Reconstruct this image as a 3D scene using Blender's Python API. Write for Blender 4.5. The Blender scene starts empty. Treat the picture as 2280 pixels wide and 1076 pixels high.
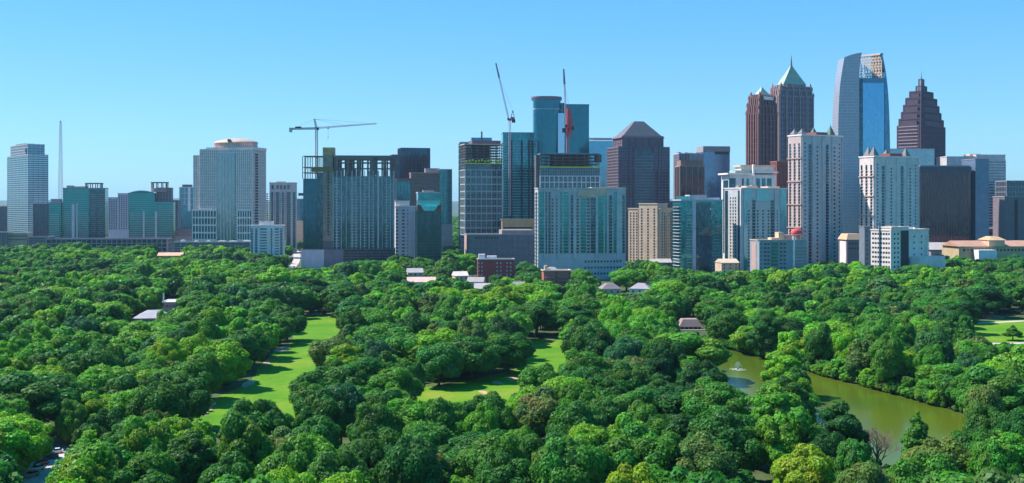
import bpy, math, random
import numpy as np
from mathutils import Vector, Matrix
R = math.radians
random.seed(7)
scene = bpy.context.scene
col = scene.collection
F, CX, HY, CH = 2400.0, 1140.0, 455.0, 75.0     # focal (photo px), centre column, horizon row, camera height (m)

def X(px, D): return (px - CX) / F * D
def Z(py, D): return CH + (HY - py) / F * D
def G(px, py):
    D = CH * F / (py - HY)
    return Vector((X(px, D), D, 0))

# ------------------------------------------------------------------ objects
def tag(o, label=None, cat=None, group=None, kind=None):
    if label: o['label'] = label
    if cat: o['category'] = cat
    if group: o['group'] = group
    if kind: o['kind'] = kind
    return o

def empty(name, loc, rz=0.0):
    o = bpy.data.objects.new(name, None)
    o.location = loc; o.rotation_euler = (0, 0, rz); o.empty_display_size = 2
    col.objects.link(o)
    return o

def newobj(name, me, parent=None):
    o = bpy.data.objects.new(name, me)
    if parent is not None: o.parent = parent
    col.objects.link(o)
    return o

class MB:
    def __init__(s): s.v = []; s.f = []
    def box(s, x0, x1, y0, y1, z0, z1):
        n = len(s.v)
        s.v += [(x0,y0,z0),(x1,y0,z0),(x1,y1,z0),(x0,y1,z0),(x0,y0,z1),(x1,y0,z1),(x1,y1,z1),(x0,y1,z1)]
        s.f += [(n,n+3,n+2,n+1),(n+4,n+5,n+6,n+7),(n,n+1,n+5,n+4),(n+1,n+2,n+6,n+5),(n+2,n+3,n+7,n+6),(n+3,n,n+4,n+7)]
        return s
    def prism(s, poly, z0, z1, top=1.0, c=None):
        n = len(s.v); k = len(poly)
        if c is None: c = (sum(p[0] for p in poly)/k, sum(p[1] for p in poly)/k)
        s.v += [(p[0], p[1], z0) for p in poly]
        s.v += [(c[0]+(p[0]-c[0])*top, c[1]+(p[1]-c[1])*top, z1) for p in poly]
        s.f += [(n+i, n+(i+1)%k, n+k+(i+1)%k, n+k+i) for i in range(k)]
        s.f += [tuple(n+k+i for i in range(k)), tuple(n+k-1-i for i in range(k))]
        return s
    def xz(s, poly, y0, y1):          # outline in x-z, thickness in y
        n = len(s.v); k = len(poly)
        s.v += [(p[0], y0, p[1]) for p in poly] + [(p[0], y1, p[1]) for p in poly]
        s.f += [(n+i, n+(i+1)%k, n+k+(i+1)%k, n+k+i) for i in range(k)]
        s.f += [tuple(n+i for i in range(k)), tuple(n+k+k-1-i for i in range(k))]
        return s
    def yz(s, poly, x0, x1):
        n = len(s.v); k = len(poly)
        s.v += [(x0, p[0], p[1]) for p in poly] + [(x1, p[0], p[1]) for p in poly]
        s.f += [(n+i, n+(i+1)%k, n+k+(i+1)%k, n+k+i) for i in range(k)]
        s.f += [tuple(n+i for i in range(k)), tuple(n+k+k-1-i for i in range(k))]
        return s
    def bar(s, p, q, r, r2=None, k=4):
        p = Vector(p); q = Vector(q); d = (q-p)
        if d.length < 1e-6: return s
        r2 = r if r2 is None else r2
        d.normalize(); a = d.orthogonal().normalized(); b = d.cross(a)
        n = len(s.v)
        for c, rr in ((p, r), (q, r2)):
            for i in range(k):
                t = 2*math.pi*(i+.5)/k
                s.v.append(tuple(c + (a*math.cos(t)+b*math.sin(t))*rr))
        s.f += [(n+i, n+(i+1)%k, n+k+(i+1)%k, n+k+i) for i in range(k)]
        s.f += [tuple(n+k+i for i in range(k)), tuple(n+k-1-i for i in range(k))]
        return s
    def mesh(s, name, m):
        me = bpy.data.meshes.new(name)
        me.from_pydata(s.v, [], s.f)
        me.materials.append(m)
        me.update()
        return me
    def build(s, name, m, parent=None, label=None):
        me = s.mesh(name, m)
        import bmesh
        bm = bmesh.new(); bm.from_mesh(me); bmesh.ops.recalc_face_normals(bm, faces=bm.faces); bm.to_mesh(me); bm.free()
        o = newobj(name, me, parent)
        if label: o['label'] = label
        return o

def circle(cx, cy, rx, ry, k=24, a0=0):
    return [(cx+rx*math.cos(a0+2*math.pi*i/k), cy+ry*math.sin(a0+2*math.pi*i/k)) for i in range(k)]

# ------------------------------------------------------------------ materials
def nt(name):
    m = bpy.data.materials.new(name); m.use_nodes = True
    t = m.node_tree; t.nodes.clear()
    out = t.nodes.new('ShaderNodeOutputMaterial')
    b = t.nodes.new('ShaderNodeBsdfPrincipled')
    t.links.new(b.outputs[0], out.inputs[0])
    return m, t, b, out
def rgba(c): return (c[0], c[1], c[2], 1)
def mixc(t, fac, a, b, mode='MIX'):
    n = t.nodes.new('ShaderNodeMix'); n.data_type = 'RGBA'; n.blend_type = mode
    for sock, val in ((n.inputs[0], fac), (n.inputs[6], a), (n.inputs[7], b)):
        if isinstance(val, (int, float)): sock.default_value = val
        elif isinstance(val, tuple): sock.default_value = rgba(val)
        else: t.links.new(val, sock)
    return n.outputs[2]
def mth(t, op, a, b=None, c=None):
    n = t.nodes.new('ShaderNodeMath'); n.operation = op
    for i, val in enumerate((a, b, c)):
        if val is None: continue
        if isinstance(val, (int, float)): n.inputs[i].default_value = val
        else: t.links.new(val, n.inputs[i])
    return n.outputs[0]
def noise(t, vec, scale, detail=3, rough=.55):
    n = t.nodes.new('ShaderNodeTexNoise'); n.inputs['Scale'].default_value = scale
    n.inputs['Detail'].default_value = detail; n.inputs['Roughness'].default_value = rough
    if vec is not None: t.links.new(vec, n.inputs['Vector'])
    return n.outputs[0]
def ramp(t, fac, stops):
    n = t.nodes.new('ShaderNodeValToRGB'); e = n.color_ramp.elements
    while len(e) > 1: e.remove(e[-1])
    e[0].position = stops[0][0]; e[0].color = rgba(stops[0][1])
    for p, c in stops[1:]:
        x = e.new(p); x.color = rgba(c)
    t.links.new(fac, n.inputs[0])
    return n.outputs[0]

_mc = {}
def solid(name, c, rough=.8, metal=0.0, var=.12, scale=.15, warm=True):
    if name in _mc: return _mc[name]
    if warm: c = (min(.85, c[0]*1.25), min(.85, c[1]*1.09), min(.85, c[2]*1.04))
    m, t, b, out = nt(name)
    tc = t.nodes.new('ShaderNodeTexCoord')
    n = noise(t, tc.outputs['Object'], scale, 5)
    n2 = noise(t, tc.outputs['Object'], scale*9, 3)
    s = mth(t, 'ADD', mth(t, 'MULTIPLY', n, .7), mth(t, 'MULTIPLY', n2, .3))
    lo = tuple(x*(1-var*1.6) for x in c); hi = tuple(min(1, x*(1+var*1.6)) for x in c)
    t.links.new(ramp(t, s, [(.3, lo), (.7, hi)]), b.inputs['Base Color'])
    b.inputs['Roughness'].default_value = rough; b.inputs['Metallic'].default_value = metal
    _mc[name] = m
    return m

def glass(name, base, bright, pw=1.5, fh=3.6, metal=.55, span=None, spanf=.28, mull=None, rough=.08, amt=.28, warp=.007):
    """coated facade glass: each pane its own tint and slight tilt, spandrel row per floor, mullions"""
    if name in _mc: return _mc[name]
    m, t, b, out = nt(name)
    tc = t.nodes.new('ShaderNodeTexCoord')
    sp = t.nodes.new('ShaderNodeSeparateXYZ'); t.links.new(tc.outputs['Object'], sp.inputs[0])
    u = mth(t, 'ADD', mth(t, 'ADD', sp.outputs[0], sp.outputs[1]), 500.0)
    us = mth(t, 'DIVIDE', u, pw); zs = mth(t, 'DIVIDE', sp.outputs[2], fh)
    cb = t.nodes.new('ShaderNodeCombineXYZ')
    t.links.new(mth(t, 'FLOOR', us), cb.inputs[0]); t.links.new(mth(t, 'FLOOR', zs), cb.inputs[1])
    wn = t.nodes.new('ShaderNodeTexWhiteNoise'); wn.noise_dimensions = '3D'; t.links.new(cb.outputs[0], wn.inputs['Vector'])
    big = noise(t, tc.outputs['Object'], .035, 3)
    f = mth(t, 'MULTIPLY', mth(t, 'POWER', wn.outputs[0], 2.2), amt*2)
    f = mth(t, 'ADD', f, mth(t, 'MULTIPLY', mth(t, 'SUBTRACT', big, .5), amt*.7))
    f = mth(t, 'MINIMUM', mth(t, 'MAXIMUM', f, 0.0), 1.0)
    c = mixc(t, f, base, bright)
    zf = mth(t, 'FRACT', zs); uf = mth(t, 'FRACT', us)
    rgh = rough
    if span is not None:
        k = mth(t, 'LESS_THAN', zf, spanf)
        c = mixc(t, k, c, span)
        rgh = mth(t, 'ADD', mth(t, 'MULTIPLY', k, .22), rough)
    if mull is not None:
        k2 = mth(t, 'MAXIMUM', mth(t, 'LESS_THAN', uf, .1), mth(t, 'LESS_THAN', zf, .05))
        c = mixc(t, k2, c, mull)
    t.links.new(c, b.inputs['Base Color'])
    if not isinstance(rgh, float): t.links.new(rgh, b.inputs['Roughness'])
    else: b.inputs['Roughness'].default_value = rgh
    b.inputs['Metallic'].default_value = metal
    # pane tilt
    g = t.nodes.new('ShaderNodeNewGeometry')
    v1 = t.nodes.new('ShaderNodeVectorMath'); v1.operation = 'SUBTRACT'
    t.links.new(wn.outputs['Color'], v1.inputs[0]); v1.inputs[1].default_value = (.5, .5, .5)
    v2 = t.nodes.new('ShaderNodeVectorMath'); v2.operation = 'SCALE'; t.links.new(v1.outputs[0], v2.inputs[0]); v2.inputs['Scale'].default_value = warp*2
    v3 = t.nodes.new('ShaderNodeVectorMath'); v3.operation = 'ADD'; t.links.new(g.outputs['Normal'], v3.inputs[0]); t.links.new(v2.outputs[0], v3.inputs[1])
    v4 = t.nodes.new('ShaderNodeVectorMath'); v4.operation = 'NORMALIZE'; t.links.new(v3.outputs[0], v4.inputs[0])
    t.links.new(v4.outputs[0], b.inputs['Normal'])
    _mc[name] = m
    return m

# ------------------------------------------------------------------ world, sun, camera
SUN_EL, SUN_AZ = 51.0, math.atan2(-0.965, 0.26)     # azimuth measured from +Y towards +X (negative = to the left)
w = bpy.data.worlds.new('World'); scene.world = w; w.use_nodes = True
wt = w.node_tree; bg = wt.nodes['Background']
sky = wt.nodes.new('ShaderNodeTexSky'); sky.sky_type = 'NISHITA'; sky.sun_disc = False
sky.sun_elevation = R(SUN_EL); sky.sun_rotation = SUN_AZ
sky.altitude = 300; sky.air_density = 1.0; sky.dust_density = 0.1; sky.ozone_density = 2.2
hs = wt.nodes.new('ShaderNodeHueSaturation'); hs.inputs['Hue'].default_value = .495; hs.inputs['Saturation'].default_value = 1.5; hs.inputs['Value'].default_value = 1.0
wt.links.new(sky.outputs[0], hs.inputs['Color']); skm = wt.nodes.new('ShaderNodeMix'); skm.data_type = 'RGBA'; skm.blend_type = 'MULTIPLY'; skm.inputs[0].default_value = 1; skm.inputs[7].default_value = (1.32, 2.33, 3.3, 1)
gm = wt.nodes.new('ShaderNodeGamma'); gm.inputs[1].default_value = .5
wt.links.new(hs.outputs[0], gm.inputs[0]); wt.links.new(gm.outputs[0], skm.inputs[6]); wt.links.new(skm.outputs[2], bg.inputs[0])
bg.inputs[1].default_value = 0.086
sd = bpy.data.lights.new('sun', 'SUN'); sd.energy = 5.0; sd.angle = R(.53); sd.color = (1, .955, .88)
so = bpy.data.objects.new('sun', sd); col.objects.link(so)
to_sun = Vector((math.sin(SUN_AZ)*math.cos(R(SUN_EL)), math.cos(SUN_AZ)*math.cos(R(SUN_EL)), math.sin(R(SUN_EL))))
so.rotation_euler = to_sun.to_track_quat('Z', 'Y').to_euler(); so.location = (-800, 500, 900)

cd = bpy.data.cameras.new('camera'); cam = bpy.data.objects.new('camera', cd); col.objects.link(cam)
cam.location = (0, 0, CH); cam.rotation_euler = (R(90), 0, 0)
cd.sensor_width = 36; cd.lens = 36*F/2280; cd.shift_y = -(538-HY)/2280; cd.clip_start = 1; cd.clip_end = 60000
scene.camera = cam
scene.view_settings.view_transform = 'Standard'; scene.view_settings.look = 'None'
scene.view_settings.exposure = 0.65; scene.view_settings.gamma = 1.0; scene.view_settings.use_curve_mapping = False
scene.cycles.max_bounces = 6; scene.cycles.diffuse_bounces = 3; scene.cycles.glossy_bounces = 3
scene.cycles.transmission_bounces = 3; scene.cycles.volume_bounces = 0; scene.cycles.transparent_max_bounces = 8
HAZE = 0.00003
# ================================================================== GROUND AND WATER
def inpoly(p, poly):
    x, y = p; c = False; n = len(poly)
    for i in range(n):
        x1, y1 = poly[i]; x2, y2 = poly[i-1]
        if (y1 > y) != (y2 > y) and x < (x2-x1)*(y-y1)/(y2-y1)+x1: c = not c
    return c
def smooth(poly, it=2):
    for _ in range(it):
        q = []
        for i in range(len(poly)):
            a = poly[i]; b = poly[(i+1) % len(poly)]
            q += [(a[0]*.75+b[0]*.25, a[1]*.75+b[1]*.25), (a[0]*.25+b[0]*.75, a[1]*.25+b[1]*.75)]
        poly = q
    return poly
def sheet(name, poly, z, m, label=None, jitter=0, th=None):
    poly = smooth(poly)
    if jitter:
        rr = random.Random(len(poly)); q = []
        for i in range(len(poly)):
            a = Vector(poly[i]); b = Vector(poly[(i+1) % len(poly)]); k = max(1, int((b-a).length/3))
            for j in range(k):
                p = a.lerp(b, j/k); q.append((p.x+rr.uniform(-jitter, jitter), p.y+rr.uniform(-jitter, jitter)))
        poly = q
    me = bpy.data.meshes.new(name)
    me.from_pydata([(p[0], p[1], z) for p in poly], [], [tuple(range(len(poly)))])
    import bmesh
    bm = bmesh.new(); bm.from_mesh(me)
    bmesh.ops.triangulate(bm, faces=bm.faces)
    for f in bm.faces:
        if f.normal.z < 0: f.normal_flip()
    bm.to_mesh(me); bm.free()
    me.materials.append(m)
    o = newobj(name, me); tag(o, label, kind='structure')
    return o
def gpoly(pts): return [tuple(G(*p)[:2]) for p in pts]

m_ground, t, b, _ = nt('forest_floor')
tc = t.nodes.new('ShaderNodeTexCoord')
n = noise(t, tc.outputs['Object'], .03, 6, .6); n2 = noise(t, tc.outputs['Object'], .4, 4)
t.links.new(ramp(t, mth(t, 'ADD', mth(t, 'MULTIPLY', n, .6), mth(t, 'MULTIPLY', n2, .4)),
    [(.3, (.032, .036, .016)), (.5, (.05, .075, .022)), (.62, (.075, .12, .03)), (.75, (.11, .09, .055))]), b.inputs['Base Color'])
b.inputs['Roughness'].default_value = 1
m_grass, t, b, _ = nt('mown_grass')
tc = t.nodes.new('ShaderNodeTexCoord')
n = noise(t, tc.outputs['Object'], .022, 5, .62); n2 = noise(t, tc.outputs['Object'], .35, 5, .7)
s_ = mth(t, 'ADD', mth(t, 'MULTIPLY', n, .72), mth(t, 'MULTIPLY', n2, .28))
t.links.new(ramp(t, s_, [(.33, (.055, .17, .006)), (.43, (.08, .215, .008)), (.51, (.115, .24, .012)), (.58, (.17, .255, .018)), (.68, (.27, .26, .05))]), b.inputs['Base Color'])
b.inputs['Roughness'].default_value = .95; b.inputs['Specular IOR Level'].default_value = .15
bp = t.nodes.new('ShaderNodeBump'); bp.inputs['Strength'].default_value = .5; bp.inputs['Distance'].default_value = .15
t.links.new(noise(t, tc.outputs['Object'], 1.5, 4), bp.inputs['Height']); t.links.new(bp.outputs[0], b.inputs['Normal'])
m_dirt = solid('bare_sandy_soil', (.42, .27, .17), .95, var=.25, scale=.25)
m_asph = solid('asphalt', (.06, .06, .065), .9, var=.2, scale=.3)
m_conc_road = solid('pale_concrete_paving', (.42, .38, .36), .9, var=.15)
m_hill = solid('wooded_hills', (.03, .06, .025), 1, var=.3, scale=.004)

g = MB(); g.box(-26000, 26000, -1500, 30000, -6, 0); go = g.build('ground', m_ground); tag(go, kind='structure')
# distant ridge
hv = []; hf = []; nx = 160
for j, (yy, hs_) in enumerate(((13000, 0), (15000, .75), (17500, 1.0), (21000, .6), (25000, 0))):
    for i in range(nx+1):
        xx = -24000+48000*i/nx
        k = (math.sin(xx*.0009)+.6*math.sin(xx*.0023+1)+.35*math.sin(xx*.006+2))*.25+.7
        hv.append((xx, yy, -2+hs_*(95+70*k)))
for j in range(4):
    for i in range(nx):
        a = j*(nx+1)+i; hf.append((a, a+1, a+nx+2, a+nx+1))
me = bpy.data.meshes.new('hills'); me.from_pydata(hv, [], hf); me.materials.append(m_hill); me.update()
tag(newobj('hills', me), kind='structure')

# fairway outlines in photo pixels, laid on the ground
FW1 = [(650,703),(750,703),(760,716),(758,748),(722,790),(706,832),(700,880),(700,935),(640,965),(540,965),(440,955),(415,930),(450,905),(470,890),(520,870),(560,850),(575,815),(600,795),(612,775),(645,768),(655,745)]
FW2 = [(1160,757),(1262,754),(1290,790),(1285,820),(1235,830),(1200,850),(1180,885),(1165,920),(1060,920),(980,912),(900,905),(880,880),(900,862),(980,862),(1100,835),(1140,825),(1160,815),(1165,790)]
FW3 = [(2130,722),(2190,714),(2300,711),(2420,712),(2480,745),(2420,790),(2290,785),(2200,785),(2150,762)]
sheet('fairway', gpoly(FW1), .05, m_grass, jitter=.5)
sheet('fairway', gpoly(FW2), .05, m_grass, jitter=.5)
sheet('fairway', gpoly(FW3), .05, m_grass, jitter=.5)
for pts in ([(440,920),(455,897),(480,893),(478,905),(460,925),(445,930)], [(612,776),(640,770),(652,776),(628,784),(612,784)],
            [(540,850),(580,846),(560,858),(540,868)], [(590,803),(606,805),(600,815),(585,812)], [(662,697),(722,696),(722,702),(664,702)],
            [(1100,848),(1128,853),(1122,858),(1095,855)], [(1130,838),(1160,842),(1140,850)], [(1060,868),(1095,874),(1080,880)], [(1210,752),(1256,755),(1250,758),(1212,756)],
            [(2185,700),(2240,704),(2235,712),(2180,710)]):
    sheet('dirt_patch', gpoly(pts), .09, m_dirt, jitter=.6)
for pts in ([(2160,719),(2210,717),(2290,713),(2290,716),(2210,720),(2162,722)], [(2196,764),(2240,764),(2290,762),(2290,765),(2240,768),(2196,767)]):
    sheet('path', gpoly(pts), .09, m_conc_road)
# lake
LAKE = [(1560,770),(1612,777),(1640,783),(1720,803),(1800,830),(1900,856),(2020,888),(2165,926),(2140,975),(2125,1015),(2040,1040),(1900,1040),(1845,1040),(1832,985),(1812,925),(1790,885),(1762,866),(1722,866),(1698,890),(1690,935),(1684,985),(1676,1030),(1600,960),(1560,880),(1550,820)]
m_water, t, b, _ = nt('lake_water')
b.inputs['Base Color'].default_value = (.075, .085, .006, 1); b.inputs['Roughness'].default_value = .16; b.inputs['Specular IOR Level'].default_value = .3; b.inputs['IOR'].default_value = 1.33
tc = t.nodes.new('ShaderNodeTexCoord')
t.links.new(ramp(t, noise(t, tc.outputs['Object'], .012, 4), [(.35, (.062, .105, .008)), (.65, (.10, .13, .010))]), b.inputs['Base Color'])
bp = t.nodes.new('ShaderNodeBump'); bp.inputs['Strength'].default_value = .35; bp.inputs['Distance'].default_value = .06
t.links.new(noise(t, tc.outputs['Object'], .9, 4), bp.inputs['Height']); t.links.new(bp.outputs[0], b.inputs['Normal'])
sheet('lake', gpoly(LAKE), .06, m_water)
sheet('parking_lot', gpoly([(20,1090),(60,1010),(95,978),(150,965),(215,958),(200,985),(170,1010),(150,1050),(160,1110),(60,1130)]), .05, m_conc_road)
# street beside the construction site and the yards in front of the towers
sheet('road', [(X(625,1190), 1190-60), (X(660,1190), 1130), (X(672,1400), 1400), (X(664,1800), 1800), (X(655,1800), 1800), (X(652,1400), 1400), (X(640,1250), 1250)], .05, m_conc_road)
sheet('pavement', [(X(640,1180), 1180), (X(900,1150), 1150), (X(900,1210), 1225), (X(640,1210), 1225)], .04, m_conc_road)
sheet('city_blocks', [(-1300, 1560), (1300, 1350), (1900, 1400), (1900, 2600), (-1500, 2600)], .03, solid('street_blocks', (.2, .19, .17), .95, var=.25, scale=.02))

# ================================================================== TREES
def leaf_material(name):
    m, t, b, out = nt(name)
    at = t.nodes.new('ShaderNodeAttribute'); at.attribute_type = 'INSTANCER'; at.attribute_name = 'tint'
    ca = t.nodes.new('ShaderNodeAttribute'); ca.attribute_type = 'GEOMETRY'; ca.attribute_name = 'leafvar'
    v = t.nodes.new('ShaderNodeVectorMath'); v.operation = 'MULTIPLY'
    t.links.new(at.outputs['Color'], v.inputs[0]); t.links.new(ca.outputs['Color'], v.inputs[1])
    b.inputs['Roughness'].default_value = .5; b.inputs['Specular IOR Level'].default_value = .18
    t.links.new(v.outputs[0], b.inputs['Base Color'])
    tr = t.nodes.new('ShaderNodeBsdfTranslucent')
    v2 = t.nodes.new('ShaderNodeVectorMath'); v2.operation = 'MULTIPLY'; v2.inputs[1].default_value = (1.5, 1.35, .6)
    t.links.new(v.outputs[0], v2.inputs[0]); t.links.new(v2.outputs[0], tr.inputs[0])
    mx = t.nodes.new('ShaderNodeMixShader'); mx.inputs[0].default_value = .38
    t.links.new(b.outputs[0], mx.inputs[1]); t.links.new(tr.outputs[0], mx.inputs[2]); t.links.new(mx.outputs[0], out.inputs[0])
    return m
m_leaf = leaf_material('leaves')
m_bark = solid('bark', (.09, .065, .045), .95, var=.3, scale=2)
m_deadwood = solid('grey_dead_wood', (.22, .17, .15), .9, var=.2, scale=2)

def crown_arrays(seed, Rr, z0, z1, nl, nc, card, shape='round'):
    """leaf cards on many overlapping clumps spread over a crown; returns verts (n,4,3) and a tint multiplier per card"""
    rng = np.random.default_rng(seed)
    zc = (z0+z1)/2; hz = (z1-z0)/2
    i = np.arange(nl)+.5
    cz = 1-2*i/nl*(.86); ph = i*2.399963+rng.uniform(0, 6)
    sr = np.sqrt(np.clip(1-cz*cz, 0, 1))
    d = np.stack([sr*np.cos(ph), sr*np.sin(ph), cz], 1)+rng.normal(0, .1, (nl, 3))
    lr = Rr*rng.uniform(.18, .38, nl)
    prof = np.ones(nl)
    if shape == 'cone': prof = np.clip(1.05-(d[:, 2]+1)*.48, .08, 1.2)*1.25
    if shape == 'cone': lr = lr*(.45+.6*prof/1.25)
    if shape == 'dome': prof = 1+.12*np.clip(d[:, 2], -.5, .5)
    ecc = rng.uniform(.84, 1.18); rr_ = rng.uniform(.82, 1.12, nl)
    if shape == 'ragged': rr_ = rng.uniform(.74, 1.16, nl); lr = lr*rng.uniform(.8, 1.12, nl)
    c = np.stack([d[:, 0]*Rr*.72*prof*ecc*rr_, d[:, 1]*Rr*.72*prof/ecc*rr_, zc+d[:, 2]*hz*.76*rr_], 1)
    clump = np.exp(rng.normal(0, .13, (nl, 3))*np.array([1, .6, .8]))
    # inner filling clumps
    ni = max(3, nl//6)
    ci = np.stack([rng.normal(0, Rr*.22, ni), rng.normal(0, Rr*.22, ni), zc+rng.normal(0, hz*.3, ni)], 1)
    if shape == 'cone': ci[:, :2] *= .5
    c = np.concatenate([c, ci]); lr = np.concatenate([lr, np.full(ni, Rr*.34)]); clump = np.concatenate([clump, np.full((ni, 3), .9)])
    out_d = c-np.array([0, 0, zc-hz*.35]); out_d /= np.linalg.norm(out_d, axis=1)[:, None]+1e-9
    pr = lr**2*np.concatenate([np.ones(nl), np.full(ni, .25)]); pr /= pr.sum()
    m = int(nc*2.1)
    k = rng.choice(len(c), m, p=pr)
    dr = rng.normal(0, 1, (m, 3)); dr /= np.linalg.norm(dr, axis=1)[:, None]
    dr = dr+out_d[k]*.55; dr /= np.linalg.norm(dr, axis=1)[:, None]
    rad = lr[k]*rng.choice([1, 1, 1, .8], m)*(1+rng.normal(0, .09, m))
    # small scale bumps on each clump
    q = np.sin(dr[:, 0]*7+k*1.7)*np.sin(dr[:, 1]*7+k*2.3)*np.sin(dr[:, 2]*7+k)
    rad *= 1+.13*q
    p = c[k]+dr*rad[:, None]*np.array([1, 1, .85])
    keep = np.ones(m, bool)
    for j in range(len(c)):
        dd = np.linalg.norm((p-c[j])/np.array([1, 1, .85]), axis=1)
        keep &= ~((dd < lr[j]*.78) & (k != j))
    keep &= p[:, 2] > z0-.6
    p = p[keep][:nc]; dr = dr[keep][:nc]; k = k[keep][:nc]; m = len(p)
    n = dr+rng.normal(0, .36, (m, 3))+np.array([0, 0, .12]); n /= np.linalg.norm(n, axis=1)[:, None]
    a = np.cross(n, rng.normal(0, 1, (m, 3))); a /= np.linalg.norm(a, axis=1)[:, None]+1e-9
    b = np.cross(n, a)
    s = card*rng.uniform(.55, 1.35, m)[:, None]; s2 = s*rng.uniform(.55, .95, m)[:, None]
    fold = n*s*.18
    q4 = np.stack([p-a*s-fold, p+b*s2, p+a*s-fold, p-b*s2], 1)*1.0
    var = clump[k]*np.exp(rng.normal(0, .13, (m, 1)))
    return q4, var

def crown_mesh(name, **kw):
    q, var = crown_arrays(**kw)
    m = len(q)
    me = bpy.data.meshes.new(name)
    me.vertices.add(m*4); me.vertices.foreach_set('co', q.reshape(-1).astype(np.float32))
    me.loops.add(m*4); me.loops.foreach_set('vertex_index', np.arange(m*4, dtype=np.int32))
    me.polygons.add(m); me.polygons.foreach_set('loop_start', np.arange(0, m*4, 4, dtype=np.int32))
    me.polygons.foreach_set('loop_total', np.full(m, 4, np.int32))
    me.update(calc_edges=True)
    at = me.attributes.new('leafvar', 'FLOAT_COLOR', 'FACE')
    at.data.foreach_set('color', np.concatenate([var, np.ones((m, 1))], 1).reshape(-1).astype(np.float32))
    me.materials.append(m_leaf)
    return me

def trunk_mb(Rr, z0, z1, seed, k=6):
    rng = random.Random(seed); mb = MB()
    r = Rr*.05+.12; pts = [Vector((0, 0, -.2))]
    n = 4
    for i in range(1, n+1):
        pts.append(Vector((rng.uniform(-.3, .3)*i*.4, rng.uniform(-.3, .3)*i*.4, z0+(z1-z0)*.7*i/n)))
    for i in range(n):
        mb.bar(pts[i], pts[i+1], r*(1-.2*i), r*(1-.2*(i+1)), k)
    for i in range(9):
        a = i*2.4+rng.uniform(-.4, .4); s = pts[1+i % 3]
        l = Rr*rng.uniform(.55, .8)
        e = s+Vector((math.cos(a)*l, math.sin(a)*l, l*rng.uniform(.35, .8)))
        mid = s.lerp(e, .5)+Vector((0, 0, -.3))
        mb.bar(s, mid, r*.42, r*.28, 5); mb.bar(mid, e, r*.28, r*.1, 5)
    return mb

KINDS = [  # name, Rr, z0, z1, lobes, cards, card size, shape
    ('broad', 9.0, 2.6, 19.0, 34, 21000, .40, 'round'), ('broad', 9.0, 2.2, 17.5, 46, 21000, .38, 'round'),
    ('broad', 9.4, 2.8, 20.0, 26, 21000, .42, 'dome'), ('broad', 8.6, 2.0, 19.5, 58, 21000, .37, 'dome'),
    ('broad', 9.6, 3.0, 17.0, 38, 20000, .40, 'ragged'), ('broad', 9.0, 2.4, 18.5, 66, 21000, .36, 'ragged'),
    ('oval', 7.2, 1.8, 21.0, 40, 18000, .37, 'ragged'), ('oval', 6.6, 1.6, 20.0, 34, 17000, .38, 'round'),
    ('cone', 6.2, 1.6, 22.0, 46, 17000, .35, 'cone'), ('cone', 5.6, 1.4, 20.0, 40, 16000, .35, 'cone')]
CROWNS = [crown_mesh('crown', seed=100+i, Rr=k[1], z0=k[2], z1=k[3], nl=k[4], nc=k[5], card=k[6], shape=k[7]) for i, k in enumerate(KINDS)]
TRUNKS = [trunk_mb(k[1], k[2], k[3], 50+i).mesh('trunk', m_bark) for i, k in enumerate(KINDS)]

TINT = {'deep': (0.034, 0.137, 0.028), 'dark': (0.055, 0.193, 0.029), 'mid': (0.083, 0.255, 0.032), 'bright': (0.134, 0.352, 0.032),
        'lime': (0.187, 0.403, 0.026), 'olive': (0.123, 0.216, 0.050), 'yellow': (0.258, 0.386, 0.025), 'blue': (0.050, 0.187, 0.060)}

def tree(name, kind, x, y, h, wid, tint, label, group, rot):
    """one tree: crown scaled to height h and crown width wid"""
    k = KINDS[kind]
    r = empty(name, (x, y, 0), rot)
    tag(r, label, 'tree', group)
    sx = wid/(2*k[1]*.98); sz = h/(k[3]+.3)
    c = newobj('crown', CROWNS[kind], r); c.scale = (sx, sx, sz); c['tint'] = tint
    tr = newobj('trunk', TRUNKS[kind], r); tr.scale = (sx, sx, sz)
    return r

# screen areas that stay open (grass, water, roofs seen between the crowns), used only to choose where trees stand
OPEN = [
 [(655,705),(745,703),(742,748),(702,768),(686,830),(664,862),(652,905),(652,938),(610,925),(560,905),(500,925),(455,938),(450,918),(465,895),(560,850),(600,788),(650,765),(662,745),(658,722)],
 [(1168,763),(1252,760),(1266,790),(1262,812),(1215,818),(1172,835),(1150,850),(1145,880),(1090,878),(1045,888),(985,895),(935,884),(1010,868),(1130,845),(1160,828),(1178,800)],
 [(1618,785),(1720,808),(1722,822),(1690,850),(1685,905),(1672,930),(1676,880),(1650,840),(1622,812)],
 [(1800,838),(1900,860),(2020,892),(2148,924),(2110,980),(2090,975),(2070,925),(2045,905),(2010,930),(2000,985),(1935,960),(1905,925),(1880,905),(1840,920),(1820,960),(1812,905)],
 [(2166,726),(2300,718),(2300,762),(2200,762)], [(2200,690),(2276,695),(2276,715),(2200,718)],
 [(290,704),(345,700),(345,716),(312,714)], [(364,664),(404,670),(402,684),(366,680)],
 [(1512,714),(1566,714),(1566,742),(1512,742)],
 [(68,1070),(82,1046),(100,1008),(120,996),(140,990),(128,1012),(112,1040),(100,1070)],
 [(1930,918),(1980,918),(1978,1000),(1935,1000)],
 [(352,564),(404,564),(400,572),(354,574)], [(638,600),(664,572),(668,572),(664,596)], [(670,540),(728,540),(728,592),(670,592)],
 [(910,620),(935,620),(935,628),(912,628)], [(1018,608),(1040,610),(1090,634),(1075,640)], [(1062,575),(1144,575),(1144,616),(1062,608)],
 [(1212,592),(1270,600),(1262,630),(1214,624)], [(1342,634),(1380,642),(1440,632),(1420,650),(1345,646)],
 [(1975,545),(2048,545),(2048,575),(1975,575)],
 [(2090,545),(2280,532),(2280,552),(2160,560)],
]
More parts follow.
